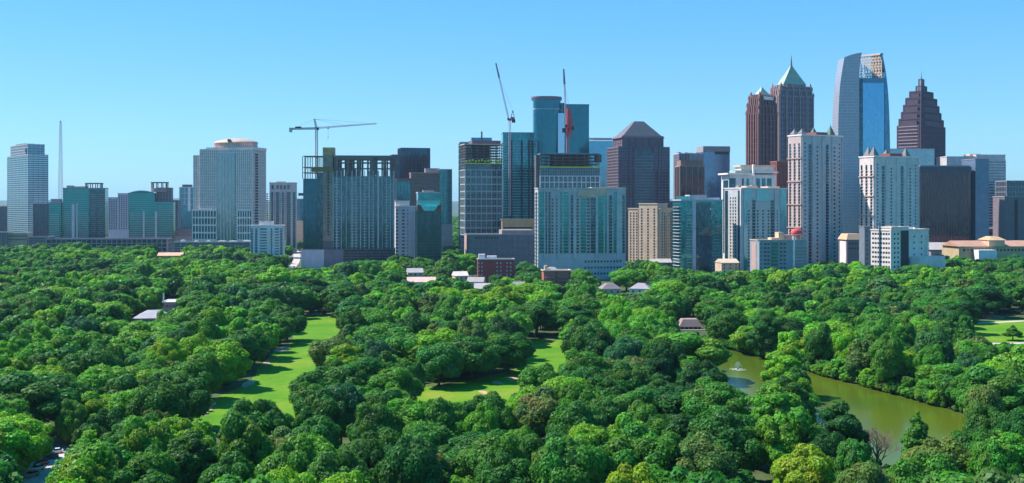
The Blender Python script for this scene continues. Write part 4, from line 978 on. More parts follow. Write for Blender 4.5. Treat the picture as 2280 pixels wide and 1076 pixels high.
# ---- 26 / 27 pyramid-roofed red granite towers
def copper_tower(label, x0, xc, x1, D, al, tiers, ypyr, yapex, px0, px1, mat, pm, spire):
    b = Bld('copper_roof_tower', label, 'tower', x0, xc, x1, D, al)
    W = x1-x0
    ztop = 0
    for i, (f, y0, y1) in enumerate(tiers):   # fraction of width, top row, bottom row (None = ground)
        e = b.sub(f); z1 = b.z(y0); z0 = 0 if y1 is None else b.z(y1)
        b.core(z0, z1, GR, e, 'glazing')
        b.frame(z0, z1, mat, 4.6, 1.0, 7.8, 1.0, .5, ext=e)
        mb = MB()
        for g_ in (.0, .2, .4, .6, .8, 1.0):
            for fc, L in (('R', e[1]-e[0]), ('L', e[3]-e[2])):
                c = min(max(L*g_, .9), L-.9); b.fbox(mb, fc, c-.9, c+.9, z0, z1+2.0, -.2, 1.4, e)
        b.part('tall_piers', mb, mat)
        b.roof(z1, mat, e, h=1.2, over=.3)
        if i < len(tiers)-1 or True:
            for (qx, qy) in ((e[0], e[2]), (e[1], e[2]), (e[0], e[3]), (e[1], e[3])):
                b.part('finial', MB().box(qx-1.1, qx+1.1, qy-1.1, qy+1.1, z1, z1+3.5).prism([(qx-1.1, qy-1.1), (qx+1.1, qy-1.1), (qx+1.1, qy+1.1), (qx-1.1, qy+1.1)], z1+3.5, z1+6.5, .05), mat)
    fp = (px1-px0)/W; e = b.sub(fp); z0 = b.z(ypyr); zb = b.z(tiers[-1][1])
    b.core(zb, z0, mat, b.sub(fp*.96), 'attic'); b.frame(zb, z0, mat, 5, 1.4, 6, .8, .4, ext=b.sub(fp*.96), name='attic_piers')
    za = b.z(yapex); x0_, x1_, y0_, y1_ = e; cx_, cy_ = (x0_+x1_)/2, (y0_+y1_)/2
    mb = MB().prism([(x0_, y0_), (x1_, y0_), (x1_, y1_), (x0_, y1_)], z0, za-(za-z0)*.02, .05)
    p = b.part('pyramid_roof', mb, pm)
    mb = MB()
    for cxx, cyy in ((x0_, y0_), (x1_, y0_), (x0_, y1_), (x1_, y1_)): mb.bar((cxx, cyy, z0+.2), (cx_, cy_, za), .55, .2)
    mb.build('roof_ridges', solid('pale_copper_ridge', (.42, .52, .44), .6), p)
    if spire: b.part('spire', MB().bar((cx_, cy_, za-8), (cx_, cy_, za+(b.z(spire)-za)*.5), 1.9, .9, 8).bar((cx_, cy_, za+(b.z(spire)-za)*.5), (cx_, cy_, b.z(spire)), .8, .15, 6), solid('dark_copper', (.13, .13, .11)))
    return b
RG = solid('mauve_red_granite', (.29, .215, .215)); RG2 = solid('brick_red_granite', (.19, .10, .10))
b = copper_tower('tall red granite tower with large green copper pyramid and spire', 1713, 1735, 1811, 1560, 20, [(1.0, 214, None), (.93, 200, 214), (.86, 192, 200)], 186, 141, 1725, 1790, RG, COPPER, 118)
b = copper_tower('smaller red granite tower with small green copper pyramid, left of its taller twin', 1662, 1690, 1730, 1440, 38, [(1.0, 254, None), (.94, 236, 254), (.84, 220, 236), (.7, 212, 220)], 210, 190, 1675, 1712, RG2, LCOPPER, None)
b.strip('R', b.w*.25, b.w*.75, b.z(221), b.z(214), WHITE, -.02 + 1.6, 'white_gable')
# ---- 28 curved twin slab glass tower
D_ = 1420; o = tag(empty('curved_tower', (X(1866, D_), D_, 0)), 'tall curved glass tower with open lattice crown between two slabs', 'tower')
x_ = lambda px: (px-1866)/F*D_
zz_ = lambda py: Z(py, D_)
FOOT.append([(X(1860, D_), D_-5), (X(1990, D_), D_-5), (X(1990, D_), D_+50), (X(1860, D_), D_+50)])
L = [(1880, 128), (1874, 165), (1870, 195), (1868, 230), (1866.5, 270), (1866.5, 320), (1867, 400), (1868, 500)]
Rr_ = [(1912, 172), (1915, 140), (1919, 117)]
def smoothcurve(pts, n=6):
    out = []
    for i in range(len(pts)-1):
        for k in range(n):
            t_ = k/n; p0 = pts[max(i-1, 0)]; p1 = pts[i]; p2 = pts[i+1]; p3 = pts[min(i+2, len(pts)-1)]
            out.append(tuple(.5*((2*p1[j])+(-p0[j]+p2[j])*t_+(2*p0[j]-5*p1[j]+4*p2[j]-p3[j])*t_**2+(-p0[j]+3*p1[j]-3*p2[j]+p3[j])*t_**3) for j in (0, 1)))
    return out+[pts[-1]]
ol = [(x_(a), zz_(c)) for a, c in smoothcurve(L)]
MB().xz(ol+[(x_(1868), 0), (x_(1913), 0), (x_(1913), zz_(172)), (x_(1915), zz_(140)), (x_(1919), zz_(117)), (x_(1905), zz_(119.5)), (x_(1892), zz_(123))], 0, 26).build('curved_slab', PANEL, o)
MB().box(x_(1913), x_(1922), 1, 27, 0, zz_(176)).build('dark_recess_strip', GD, o)
RC = [(1965, 117), (1970, 140), (1975, 170), (1979, 210), (1981.5, 260), (1983, 330), (1983, 420)]
orr = [(x_(a), zz_(c)) for a, c in smoothcurve(RC)]
MB().xz([(x_(1972), 0), (x_(1972), zz_(160)), (x_(1962), zz_(119))]+orr+[(x_(1983), 0)], 2, 34).build('right_slab', GB, o)
MB().box(x_(1922), x_(1974), 4, 30, 0, zz_(184)).build('glazing', GS, o)
MB().box(x_(1911), x_(1976), 3.5, 31, zz_(184), zz_(173)).build('top_storeys', glass('slate_blue_glass', (.05, .16, .24), (.09, .22, .30), 1.6, 3.9, .6), o)
mb = MB(); z0, z1 = zz_(173), zz_(121); Lw = math.hypot(x_(1966)-x_(1928), 24); n = 9; la = math.atan2(-24, x_(1966)-x_(1928))
for i in range(n):
    a = Lw*i/(n-1); mb.box(a-.35, a+.35, -.35, .35, z0, z1)
    for zs, ze in ((z0, z1), (z1, z0)):
        f_ = min(1, (Lw-a)/(Lw*.4)); mb.bar((a, 0, zs), (a+Lw*.4*f_, 0, zs+(ze-zs)*f_), .4)
for i in range(9): zc = z0+(z1-z0)*i/8; mb.box(-.3, Lw+.3, -.4, .4, zc-.4, zc+.4)
mb.box(Lw*.1, Lw, -1, 5, z1, z1+2.2)
q = mb.build('crown_lattice', solid('sandy_steel', (.66, .56, .46), .6), o); q.location = (x_(1928), 29, 0); q.rotation_euler = (0, 0, la)
q = MB().box(Lw*.55, Lw, .9, 1.4, z0, z1).build('lattice_screen', solid('brown_grey_screen', (.36, .28, .26), .5, .1), o); q.location = (x_(1928), 29, 0); q.rotation_euler = (0, 0, la)
mb = MB()
for i in range(7): mb.box(x_(1916)+i*1.4, x_(1916)+i*1.4+.35, 27, 27.4, z0, zz_(125+i*.6))
for i in range(10): mb.box(x_(1916), x_(1916)+9, 27.1, 27.5, z0+i*3, z0+i*3+.3)
mb.build('white_lattice', P_, o)
# ---- 29 stepped dark brown tower
b = Bld('stepped_tower', 'dark maroon stepped tower tapering to a small lantern and antenna', 'tower', 1998, 2050, 2104, 1650, 44)
T = [(1.0, 279, None), (.93, 263, 279), (.83, 247, 263), (.745, 231, 247), (.65, 215, 231), (.49, 200, 215)]
for f, y0, y1 in T:
    e = b.sub(f); z1 = b.z(y0); z0 = 0 if y1 is None else b.z(y1)
    b.core(z0, z1, GR, e); b.frame(z0, z1, BROWN, 2.8, 1.3, 3.9, 1.5, .5, ext=e); b.roof(z1, BROWN, e, h=1, over=.4)
    for s_ in (.72, .4):   # cruciform shoulders
        if y1: 
            ee = b.sub(f*1.08, f*s_); b.core(z0, z1-3.5, BROWN, ee, 'shoulder'); ee = b.sub(f*s_, f*1.08); b.core(z0, z1-3.3, BROWN, ee, 'shoulder')
            break
mb = MB()
for k in range(8): b.fbox(mb, 'L', b.d*.12, b.d*.95, b.z(335)+k*5.2, b.z(335)+k*5.2+1.6, .4, 1.0)
b.part('ribbon_bands', mb, solid('light_granite_band', (.28, .22, .25)))
e = b.sub(.22); b.core(b.z(200), b.z(186), LGREY, e, 'lantern'); b.frame(b.z(200), b.z(186), BROWN, 4, 1.4, 9, .8, .5, ext=e, name='lantern_frame'); e = b.sub(.11); b.core(b.z(186), b.z(170), LGREY, e, 'upper_lantern'); b.frame(b.z(186), b.z(170), BROWN, 3, .9, 10, 1.0, .4, ext=e, name='upper_lantern_frame')
b.part('antenna', MB().bar((b.w/2, b.d/2, b.z(170)), (b.w/2, b.d/2, b.z(163)), 1.6, .8).bar((b.w/2, b.d/2, b.z(163)), (b.w/2, b.d/2, b.z(152)), .5, .2), MGREY)
# ---- right side
b = Bld('office_block', 'pale glass office block behind the shorter spired tower', 'building', 1978, 1982, 2080, 1560, 4, d=30)
z = b.z(333); b.core(0, z, GL); b.frame(0, z, P_, 14, .5, 8, .4, .2); b.roof(z, P_)
b = Bld('hotel_block', 'wide dark brown glass block with bullnose right corner', 'building', 2044, 2048, 2170, 1280, 5, d=36)
z = b.z(371); pl = [(0, 0), (b.w-8, 0), (b.w-4, 1.5), (b.w-1.2, 5), (b.w, 10), (b.w, 36), (0, 36)]
b.part('glazing', MB().prism(pl, 0, z-7), GDB); b.part('crown_band', MB().prism([(p[0]*1.006-.2, p[1]*1.01-.3) for p in pl], z-7, z), solid('dark_navy_band', (.045, .055, .085), .4)); mb = MB()
for k in range(18): b.fbox(mb, 'R', (b.w-8)*k/17-.12, (b.w-8)*k/17+.12, 0, z-7, -.05, .35)
b.part('mullions', mb, solid('steel_blue_mullion', (.13, .16, .22), .5)); b.part('roof_rim', MB().prism([(p[0]*.97+1, p[1]*.94+1) for p in pl], z, z+1.4), MGREY)
b = Bld('concrete_slab', 'plain steel blue slab tower against the brown glass block', 'building', 2169, 2172, 2202, 1290, 4, d=34)
z = b.z(355); b.core(0, z, solid('steel_blue_panels', (.12, .20, .30), .45, .3)); b.roof(z, MGREY, h=.8); mb = MB()
for k in range(1, 22): mb.box(-.08, b.w+.08, -.08, b.d+.08, z*k/22, z*k/22+.15)
b.part('panel_joints', mb, solid('joint_blue', (.08, .13, .2)))
b = Bld('office_building', 'white office building with horizontal ribbon windows behind the blue slab', 'building', 2104, 2108, 2237, 1620, 3, d=40)
b.core(0, b.z(350), LGREY, (0, b.u(2172), 0, 36), 'left_wing'); b.roof(b.z(350), P_, (0, b.u(2172), 0, 36)); z = b.z(346)
e = (b.u(2172)+.1, b.w, -2, 38); b.core(0, z-8, GG, e); b.frame(0, z-8, solid('white_blue_bands', (.42, .45, .50)), 9, .5, 4.2, 2.0, .4, ext=e, faces='R'); b.core(z-8, z, LGREY, e, 'blank_crown'); b.roof(z, P_, e); b.core(z, z+2.6, CREAM, (b.u(2165), b.u(2190), 8, 25), 'plant_room')
b = Bld('office_building', 'white grid office building at the right edge behind the brown block', 'building', 2237, 2241, 2330, 1560, 4, d=30)
z = b.z(404); b.core(0, z, GD); b.frame(0, z, MGREY, 4.2, .5, 8, .8, .5); b.roof(z, MGREY)
b = Bld('office_building', 'taupe office block with one dark vertical slot at right edge', 'building', 2233, 2237, 2340, 1400, 4, d=30)
z = b.z(439); b.core(0, z, solid('taupe_precast', (.15, .13, .15)), name='wall'); b.strip('R', b.u(2259), b.u(2266), 0, z-3, BLACK, .3, 'dark_slot'); b.roof(z, MGREY); b.strip('R', b.u(2300), b.u(2306), 0, z-3, BLACK, .3, 'dark_slot')
b = Bld('low_building', 'small brown flat building with glass front between the curved and blue towers', 'building', 2196, 2198, 2236, 1450, 4, d=26)
z = b.z(510); b.core(0, z, RUST, name='wall'); b.roof(z, WHITE); b.strip('R', 2, b.w-2, 6, z-4, GD, .2, 'window_band')
b = Bld('low_building', 'small brown low building with peach roof below the curved tower', 'building', 1878, 1886, 1922, 1120, 8, d=20)
z = b.z(534); b.core(0, z, solid('purple_brown_wall', (.17, .14, .17)), name='wall'); b.part('roof', MB().prism([(-1, -1), (b.w+1, -1), (b.w+1, 21), (-1, 21)], z, b.z(521), .7), solid('peach_roof', (.50, .34, .22))); b.strip('L', 2, 16, 0, z-2, WHITE, .4, 'white_panel'); b.windows('R', lin(1, b.w-1, 5), [z-4, z-9], 1.8, 1.6); b.finish()
b = Bld('concrete_slab', 'thin blue grey blade wall between the low brown building and white balconies', 'building', 1921, 1925, 1940, 1090, 8, d=12)
b.core(0, b.z(505), solid('blue_grey_blade', (.13, .17, .22)), name='wall'); b.roof(b.z(505), MGREY, h=.6); b.windows('R', [2.5], lin(8, b.z(510), 9), 1.6, 1.6); b.finish()
# ---- 34 white balcony block
b = Bld('apartment_block', 'small white stepped apartment block with rows of square balconies', 'building', 1939, 1985, 2068, 1000, 34)
z = b.z(514); z2 = b.z(508); WC = solid('warm_white_render', (.62, .58, .55)); b.core(0, z, WC, name='wall'); DV = b.d
b.core(z, z2, WC, (0, b.w*.45, 0, b.d*.6), 'top_storey'); b.roof(z, WC); b.roof(z2, WC, (0, b.w*.45, 0, b.d*.6)); b.core(z2, b.z(504), CREAM, (2, 12, 2, 10), 'penthouse')
b.windows('L', lin(1, DV-1, 7), lin(1.5, z-1, 11), 2.1, 1.8); b.strip('R', b.w*.24, b.w*.45, 0, z2-2, BLACK, .2, 'dark_recess_strip'); b.windows('R', [b.w*.08, b.w*.17], lin(1.5, z-1, 11), 2.1, 1.8); b.windows('R', [b.w*.6, b.w*.8], lin(1.5, z-3, 8), 1.9, 1.6); b.finish()  # black strip on the wall face paints the shade of a recess
b.strip('L', DV*.53, DV*.57, 0, z2+5, solid('navy_fin', (.04, .08, .16)), 1.2, 'stair_fin'); b.strip('L', .2, 1.2, 0, z+3, WHITE, .8, 'pier'); b.clutter(z, 3, (b.w*.5, b.w, 2, b.d-2), 3, WHITE); b.balconies('R', b.w*.9, b.w*.99, 3, z-2, 3, WC, 1.5)
b.core(0, b.z(573), WC, (b.w*.45, b.w*1.15, -12, -2), 'front_annex')
# terracotta complex at right
b = Bld('civic_building', 'long low terracotta roofed building at right edge above the trees', 'building', 2128, 2135, 2330, 1185, 4, d=40)
z = b.z(549); b.core(0, z, solid('ochre_wall', (.38, .32, .20)), name='wall')
o1 = b.part('roof', MB().yz([(-2, z), (17, b.z(537)), (38, z)], -2, b.w+2), solid('pale_terracotta', (.36, .22, .16)))
b.core(z, b.z(535), CREAM, (b.u(2200), b.u(2235), -2, 20), 'gate_house'); b.part('gate_house_roof', MB().prism([(b.u(2198), -4), (b.u(2237), -4), (b.u(2237), 22), (b.u(2198), 22)], b.z(535), b.z(527), .4), solid('ochre_tiles', (.42, .31, .17)))
b.windows('R', lin(4, b.w-4, 22), [z-4], 2.4, 2.6); b.finish(); b.core(0, b.z(556), WHITE, (b.u(2165), b.u(2205), -14, -3), 'portico')
b = Bld('low_building', 'white grey sloping roofed hall right of the white balcony block', 'building', 2070, 2073, 2135, 1240, 4, d=34)
z = b.z(556); b.core(0, z, MGREY, name='wall'); b.part('roof', MB().yz([(-2, z), (16, b.z(541)), (34, z)], -2, b.w+1), WROOF)

# ================================================================== LATTICE MAST AND CRANES
def lattice(mb, p, q, w0, w1, n, r):
    p = Vector(p); q = Vector(q); d = (q-p).normalized(); a = d.cross(Vector((0, 1, 0)))
    if a.length < .1: a = d.cross(Vector((1, 0, 0)))
    a.normalize(); c = d.cross(a).normalized()
    pr = None
    for i in range(n+1):
        s = i/n; o_ = p.lerp(q, s); w_ = (w0+(w1-w0)*s)/2
        cur = [o_+a*w_+c*w_, o_-a*w_+c*w_, o_-a*w_-c*w_, o_+a*w_-c*w_]
        for k in range(4): mb.bar(cur[k], cur[(k+1) % 4], r*.6, k=3)
        if pr:
            for k in range(4): mb.bar(pr[k], cur[k], r, k=4); mb.bar(pr[k], cur[(k+1) % 4], r*.6, k=3)
        pr = cur
D_ = 2300; o = tag(empty('radio_mast', (X(135, D_), D_, 0)), 'thin tapering lattice radio mast rising between glass and teal towers', 'mast')
mb = MB(); lattice(mb, (0, 0, 0), (0, 0, Z(275, D_)), 10, 3.2, 44, .3); mb.build('lattice_tower', solid('mast_paint', (.34, .26, .30), .6), o)
MB().bar((0, 0, Z(275, D_)), (0, 0, Z(267, D_)), 1.0, .3).box(-2, 2, -2, 2, Z(272, D_), Z(271, D_)).build('antenna', DGREY, o)
# hammerhead crane
D_ = 1262; s_ = D_/F; o = tag(empty('tower_crane', (X(702, D_), D_+8, 0)), 'grey hammerhead tower crane above the long construction tower', 'crane')
mb = MB(); zj = Z(286, D_); lattice(mb, (0, 0, 40), (0, 0, zj), 2.4, 2.4, 40, .3); mb.build('mast', solid('crane_grey', (.34, .36, .42), .5), o)
mb = MB(); xr = (836-702)*s_; lattice(mb, (0, 0, zj+1), (xr, 0, Z(274, D_)), 1.7, 1.2, 34, .2); mb.build('jib', solid('crane_pale', (.40, .38, .42), .5), o)
mb = MB(); xl = (645-702)*s_; lattice(mb, (0, 0, zj+.5), (xl, 0, zj), 1.8, 1.6, 12, .32); mb.build('counter_jib', BLACK, o)
MB().box(xl-2, xl+1.2, -1.5, 1.5, zj-4, zj+1.2).build('counterweight', LGREY, o); MB().box(xl+5, xl+12, -1, 1, zj+.8, zj+2.6).build('winch', BLACK, o)
za = Z(264, D_); mb = MB(); lattice(mb, (0, 0, zj), (-2.5, 0, za), 2.2, 1.2, 5, .3); mb.build('apex_tower', solid('crane_grey', (.34, .36, .42), .5), o)
MB().bar((-2.5, 0, za), (xl+4, 0, zj+1), .14).bar((-2.5, 0, za), (xr*.45, 0, Z(281, D_)+2), .14).bar((-2.5, 0, za), (xr*.85, 0, Z(276, D_)+1.5), .14).build('stay_cables', MGREY, o)
MB().box(.8, 3, -2.4, -.6, zj-1.5, zj+1).build('cab', BLACK, o); xh = (728-702)*s_
h_ = MB().bar((xh, 0, Z(283, D_)), (xh, 0, Z(305, D_)), .14).box(xh-1, xh+1, -.6, .6, Z(284, D_)-1, Z(284, D_)).box(xh-.5, xh+.5, -.4, .4, Z(307, D_), Z(305, D_)).build('hook_block', MGREY, o)
def luffer(label, D_, px, ybase, yp, tipx, tipy, red):
    s_ = D_/F; o = tag(empty('tower_crane', (X(px, D_), D_, 0)), label, 'crane'); zp_ = Z(yp, D_)
    mb = MB(); lattice(mb, (0, 0, Z(ybase, D_)), (0, 0, zp_), 2.6, 2.6, 24, .42 if red else .3); mb.build('mast', solid('red_white_mast', (.42, .16, .18), .6) if red else solid('white_mast', (.55, .42, .45), .6), o)
    MB().prism(circle(0, 0, 2.6, 2.6, 12), zp_-.6, zp_+1).box(-3.4, 7, -1.8, 1.8, zp_+1, zp_+2.2).build('slewing_deck', REDP, o)
    MB().box(2.8, 7.6, -1.9, 1.9, zp_-3.2, zp_+1).build('counterweight', BLACK, o)
    MB().box(-3.2, -1, -3.6, -1.6, zp_+.2, zp_+3).build('cab', BLACK, o); MB().box(2.2, 5.6, -1.3, 1.3, zp_+2.2, zp_+4.2).build('winch_house', BLACK if not red else REDP, o)
    tip = Vector(((tipx-px)*s_, 0, Z(tipy, D_))); foot = Vector((-1.5, 0, zp_+1.6)); k = foot.lerp(tip, .74)
    j = MB(); lattice(j, foot, k, 1.7, 1.5, 26, .24); jo = j.build('jib', solid('jib_paint', (.48, .38, .44), .5), o); j = MB(); lattice(j, k, tip, 1.8, .9, 10, .42); j.build('jib_tip', solid('jib_dark', (.16, .15, .20), .5), jo)
    ap = Vector((4.2, 0, zp_+13)); mb = MB(); mb.bar((1.2, 0, zp_+2), ap, .5, .4); mb.bar((6.5, 0, zp_+2), ap, .4, .3); mb.box(ap.x-.8, ap.x+.8, -.8, .8, ap.z-2.4, ap.z); mb.build('a_frame', BLACK if not red else REDP, o)
    MB().bar(ap, k, .12).bar(k, (k.x, 0, k.z-.1), .1).build('stay_cables', MGREY, o)
    if red:
        mb = MB(); lattice(mb, (1.5, 0, zp_-10), (1.5, 0, zp_+22), 5.2, 3.6, 8, .7); mb.build('climbing_cage', REDP, o)
        MB().box(-6.5, 2, -2, 2, zp_-6, zp_-1).build('machinery_deck', solid('dark_plum_deck', (.06, .04, .10)), o)
luffer('slender luffing crane leaning left, mast standing clear of the disc roofed tower', 1465, 1135, 480, 268, 1104, 141, False)
luffer('luffing crane with red cage in front of the disc roofed tower', 1275, 1264, 420, 284, 1255, 154, True)

# ================================================================== LOW BUILDINGS AMONG THE TREES
b = Bld('brick_building', 'dark red brick block with white flat roof above the park trees', 'building', 1060, 1064, 1145, 1010, 4, d=16)
z = b.z(579); BR = solid('red_brick', (.30, .05, .045)); b.core(0, z, BR, (0, b.w, 0, b.d), 'wall'); b.roof(z, WROOF, h=.9, over=.5); b.core(z, b.z(567), WHITE, (1, 7, 4, 11), 'stair_head'); b.core(z, b.z(571), WHITE, (9, 18, 4, 11), 'plant_room')
b.windows('R', [b.u(q) for q in (1066, 1073, 1107, 1115, 1129, 1137)], [z-3-3.6*i for i in range(6)], 1.3, 1.6); b.finish(solid('pale_window', (.40, .34, .38), .3))
b = Bld('brick_building', 'small brick apartment house with balconies in front of the wide pale tower', 'building', 1207, 1211, 1271, 900, 6, d=14)
z = b.z(604); b.core(0, z, solid('pinkish_brick', (.34, .11, .09)), name='wall'); b.roof(z, CREAM, h=.8, over=.8); b.core(z, b.z(592), CREAM, (1, 3.5, 3, 7), 'chimney_stack'); b.part('hip_roof', MB().prism([(3, 1), (13, 1), (13, 12), (3, 12)], z+.3, b.z(596), .4), ROOFG); b.balconies('R', 1, 9, 1, z-1, 3.2, PINK, 1.6); b.balconies('R', 12, 20, 1, z-1, 3.2, PINK, 1.6); b.windows('R', [10.5, 21.5], [z-2, z-5.2, z-8.4], 1.2, 1.5); b.finish()

def house(name, label, px, py, wpx, D, al, wall, roofm, hip=False, hpx=None, cat='house', group=None, dep=.8, wn=3):
    """small gabled or hipped house; px,py = middle of the ridge in the photograph"""
    s = D/F; w_ = wpx*s; zr = Z(py, D); h = max(3.5, zr-3.6); d_ = max(8, w_*dep)
    o = tag(empty(name, (X(px, D), D, 0), R(al)), label, cat, group)
    FOOT.append([(X(px, D)-w_/2-1, D-2), (X(px, D)+w_/2+1, D-2), (X(px, D)+w_/2+1, D+d_+1), (X(px, D)-w_/2-1, D+d_+1)])
    MB().box(-w_/2, w_/2, 0, d_, 0, h).build('wall', wall, o)
    if hip: r_ = MB().prism([(-w_/2-.6, -.6), (w_/2+.6, -.6), (w_/2+.6, d_+.6), (-w_/2-.6, d_+.6)], h, zr, .35)
    else: r_ = MB().yz([(-.6, h), (d_/2, zr), (d_+.6, h)], -w_/2-.5, w_/2+.5)
    ro = r_.build('roof', roofm, o)
    MB().box(w_*.22, w_*.22+1, d_*.6, d_*.6+1, h, zr+1).build('chimney', RUST, ro)
    me = MB().box(-.6, .6, -.08, .08, -.8, .8).mesh('window', WIN)
    for f in range(max(1, int(h/3.4))):
        for k in range(wn):
            q = newobj('window', me, o); q.location = (-w_/2+w_*(k+.5)/wn, 0, h-2-3.2*f)
    return o
house('hall', 'low white walled hall with red roof patch amid trees, below the white block', 938, 618, 62, 860, 4, WHITE, solid('pinkish_roof', (.55, .40, .36)), dep=.6, cat='building')
house('house', 'small cream house with pale roof behind the red patched hall', 925, 598, 34, 960, 10, CREAM, WROOF)
house('house', 'cream gabled house directly left of the dark red brick block', 1028, 605, 30, 930, 20, CREAM, solid('bright_roof', (.7, .62, .54)))
house('house', 'grey roofed house below left of the dark red brick block', 1058, 618, 36, 880, -8, WHITE, ROOFG)
house('hall', 'flat white roofed hall below the dark red brick block', 1085, 632, 56, 800, 3, MGREY, WROOF, dep=.7, cat='building')
house('house', 'white house corner visible left of the small balconied brick house', 1158, 628, 24, 800, 12, WHITE, ROOFG)
house('house', 'grey hip roofed house in trees, left of two near the beige tower', 1362, 632, 42, 760, 10, CREAM, solid('mauve_shingles', (.20, .17, .19)), hip=True)
house('house', 'grey hip roofed house in trees, right of two near the beige tower', 1424, 632, 44, 780, -18, WHITE, solid('grey_shingles', (.30, .29, .32)), hip=True)
house('house', 'white roofed house at the foot of the beige tower', 1474, 577, 44, 1120, 4, MGREY, WROOF)
house('house', 'tan roofed house at the foot of the pale condo tower', 1626, 577, 42, 1040, 14, CREAM, solid('sand_roof', (.52, .44, .32)))
house('house', 'orange roofed house glowing in trees below the domed tower', 378, 563, 54, 1330, 4, solid('yellow_wall', (.55, .38, .10)), solid('orange_tiles', (.60, .36, .24)), dep=.5)
# school complex left
b = Bld('school_building', 'grey metal roofed school hall among the left park trees', 'building', 286, 300, 362, 650, 10, d=26)
z = b.z(709); b.core(0, z, LGREY, name='wall'); b.part('roof', MB().prism([(-1.5, -1.5), (b.w+1.5, -1.5), (b.w+1.5, 27), (-1.5, 27)], z, b.z(697), .35), solid('silver_grey_roof', (.42, .40, .42), .4, .3)); b.windows('R', lin(1, b.w-1, 6), [z-2.2], 1.8, 1.5); b.finish()
b = Bld('school_building', 'two storey tan school block with white fin, behind the grey roofed hall', 'building', 360, 364, 408, 690, 6, d=18)
z = b.z(674); b.core(0, z, solid('tan_grey_brick', (.30, .25, .22)), name='wall'); b.roof(z, WHITE, h=.6, over=.8); b.strip('R', -.3, .5, z, b.z(653), WHITE, .5, 'white_fin'); b.windows('R', lin(1, b.w-3, 4), [z-2.5, z-6], 1.6, 1.5); b.finish(); b.core(0, b.z(690), WHITE, (b.w*.6, b.w, -3, -.2), 'white_bay'); b.roof(b.z(690), WHITE, (b.w*.6, b.w, -3, -.2), h=.3)
# lakeside boathouse
o = tag(empty('boathouse', (X(1539, 640), 640, 0), R(3)), 'brown roofed lakeside pavilion at the far end of the lake', 'building')
w_ = 54*640/F; MB().prism([(-w_/2, 0), (w_/2, 0), (w_/2, 11), (-w_/2, 11)], Z(728, 640), Z(712, 640), .62).build('roof', solid('taupe_shingles', (.27, .21, .20)), o)
MB().box(-w_/2+1, w_/2-1, 1.5, 10, 0, Z(728, 640)-.01).build('wall', solid('dark_brown_timber', (.07, .045, .035)), o)
mb = MB()
for i in range(6): a = -w_/2+.6+(w_-1.2)*i/5; mb.box(a-.12, a+.12, .3, .55, 0, Z(728, 640)-.02)
mb.build('veranda_posts', CREAM, o); MB().box(-w_/2-1, w_/2+1, -2, 1.4, .1, .6).build('deck', LGREY, o); FOOT.append([(X(1510, 640), 636), (X(1568, 640), 636), (X(1568, 640), 655), (X(1510, 640), 655)])
# dock wall
MBd = MB().box(0, 26, 0, 1.2, 0, .9).box(0, 26, 0, 4, .9, 1.1); o = MBd.build('dock', LGREY); p = G(1602, 773); o.location = (p.x-8, p.y+2, 0); tag(o, 'pale stone dock edge at the far end of the lake', 'dock')
# fountain
p = G(1643, 823); o = tag(empty('fountain', (p.x, p.y, .06)), 'white spray fountain in the green lake', 'fountain')
rr = random.Random(5); mb = MB(); foam = solid('white_water', (.85, .87, .88), .4)
for i in range(260):
    a = rr.uniform(0, 6.28); t_ = rr.random(); v_ = rr.uniform(.3, 1); r_ = v_*t_*2.8; zz = 3.4*4*t_*(1-t_)*(1.2-.6*v_)
    q = (r_*math.cos(a), r_*math.sin(a), zz); mb.bar(q, (q[0]*1.05, q[1]*1.05, zz+.16), .07, .04, 3)
mb.build('spray', foam, o); mb = MB()
for i in range(90): a = rr.uniform(0, 6.28); r_ = 3.6*math.sqrt(rr.random()); mb.prism(circle(r_*math.cos(a), r_*math.sin(a), rr.uniform(.1, .35), rr.uniform(.1, .3), 6), .0, .05)
mb.build('foam', foam, o); MB().prism(circle(0, 0, .5, .5, 10), -.05, .35).build('nozzle', DGREY, o)

# cars
def car_parts(paint):
    body = MB().yz([(-2.2, .35), (-2.25, .75), (-1.9, .95), (-.9, 1.05), (1.7, 1.05), (2.1, .95), (2.2, .6), (2.15, .35)], -.88, .88)
    cab = MB(); n = 0
    cab.v = [(-.82, -1.0, 1.04), (.82, -1.0, 1.04), (.82, 1.75, 1.04), (-.82, 1.75, 1.04), (-.66, -.25, 1.5), (.66, -.25, 1.5), (.66, 1.2, 1.5), (-.66, 1.2, 1.5)]
    cab.f = [(0, 3, 2, 1), (4, 5, 6, 7), (0, 1, 5, 4), (1, 2, 6, 5), (2, 3, 7, 6), (3, 0, 4, 7)]
    return body, cab, MB().box(-.64, .64, -.2, 1.15, 1.5, 1.54)
def car(label, px, py, rz, paint):
    p = G(px, py); o = tag(empty('parked_car', (p.x, p.y, .05), rz), label, 'car', 'cars in the tree shaded parking lot')
    bd, cb, rf = car_parts(paint); bd.build('body', paint, o); cb.build('windows', solid('car_glass', (.03, .04, .05), .1, .2), o); rf.build('roof', paint, o)
    for sx in (-.8, .8):
        for sy in (-1.35, 1.4):
            w_ = MB().bar((sx-.1, sy, .34), (sx+.1, sy, .34), .34, .34, 14).build('wheel', solid('tyre', (.02, .02, .02), .9), o); MB().bar((sx-.12, sy, .34), (sx+.12, sy, .34), .2, .2, 10).build('rim', STEEL, w_)
        MB().box(sx-.18 if sx > 0 else sx, sx if sx > 0 else sx+.18, -2.28, -2.15, .62, .78).build('headlight', WHITE, o); MB().box(sx-.18 if sx > 0 else sx, sx if sx > 0 else sx+.18, 2.12, 2.2, .7, .86).build('tail_light', REDP, o)
    return o
cw = solid('car_white', (.8, .8, .8), .25, var=.02); cs = solid('car_silver', (.42, .40, .40), .3, .5, var=.02); cb_ = solid('car_dark_blue', (.04, .05, .09), .3, var=.02)
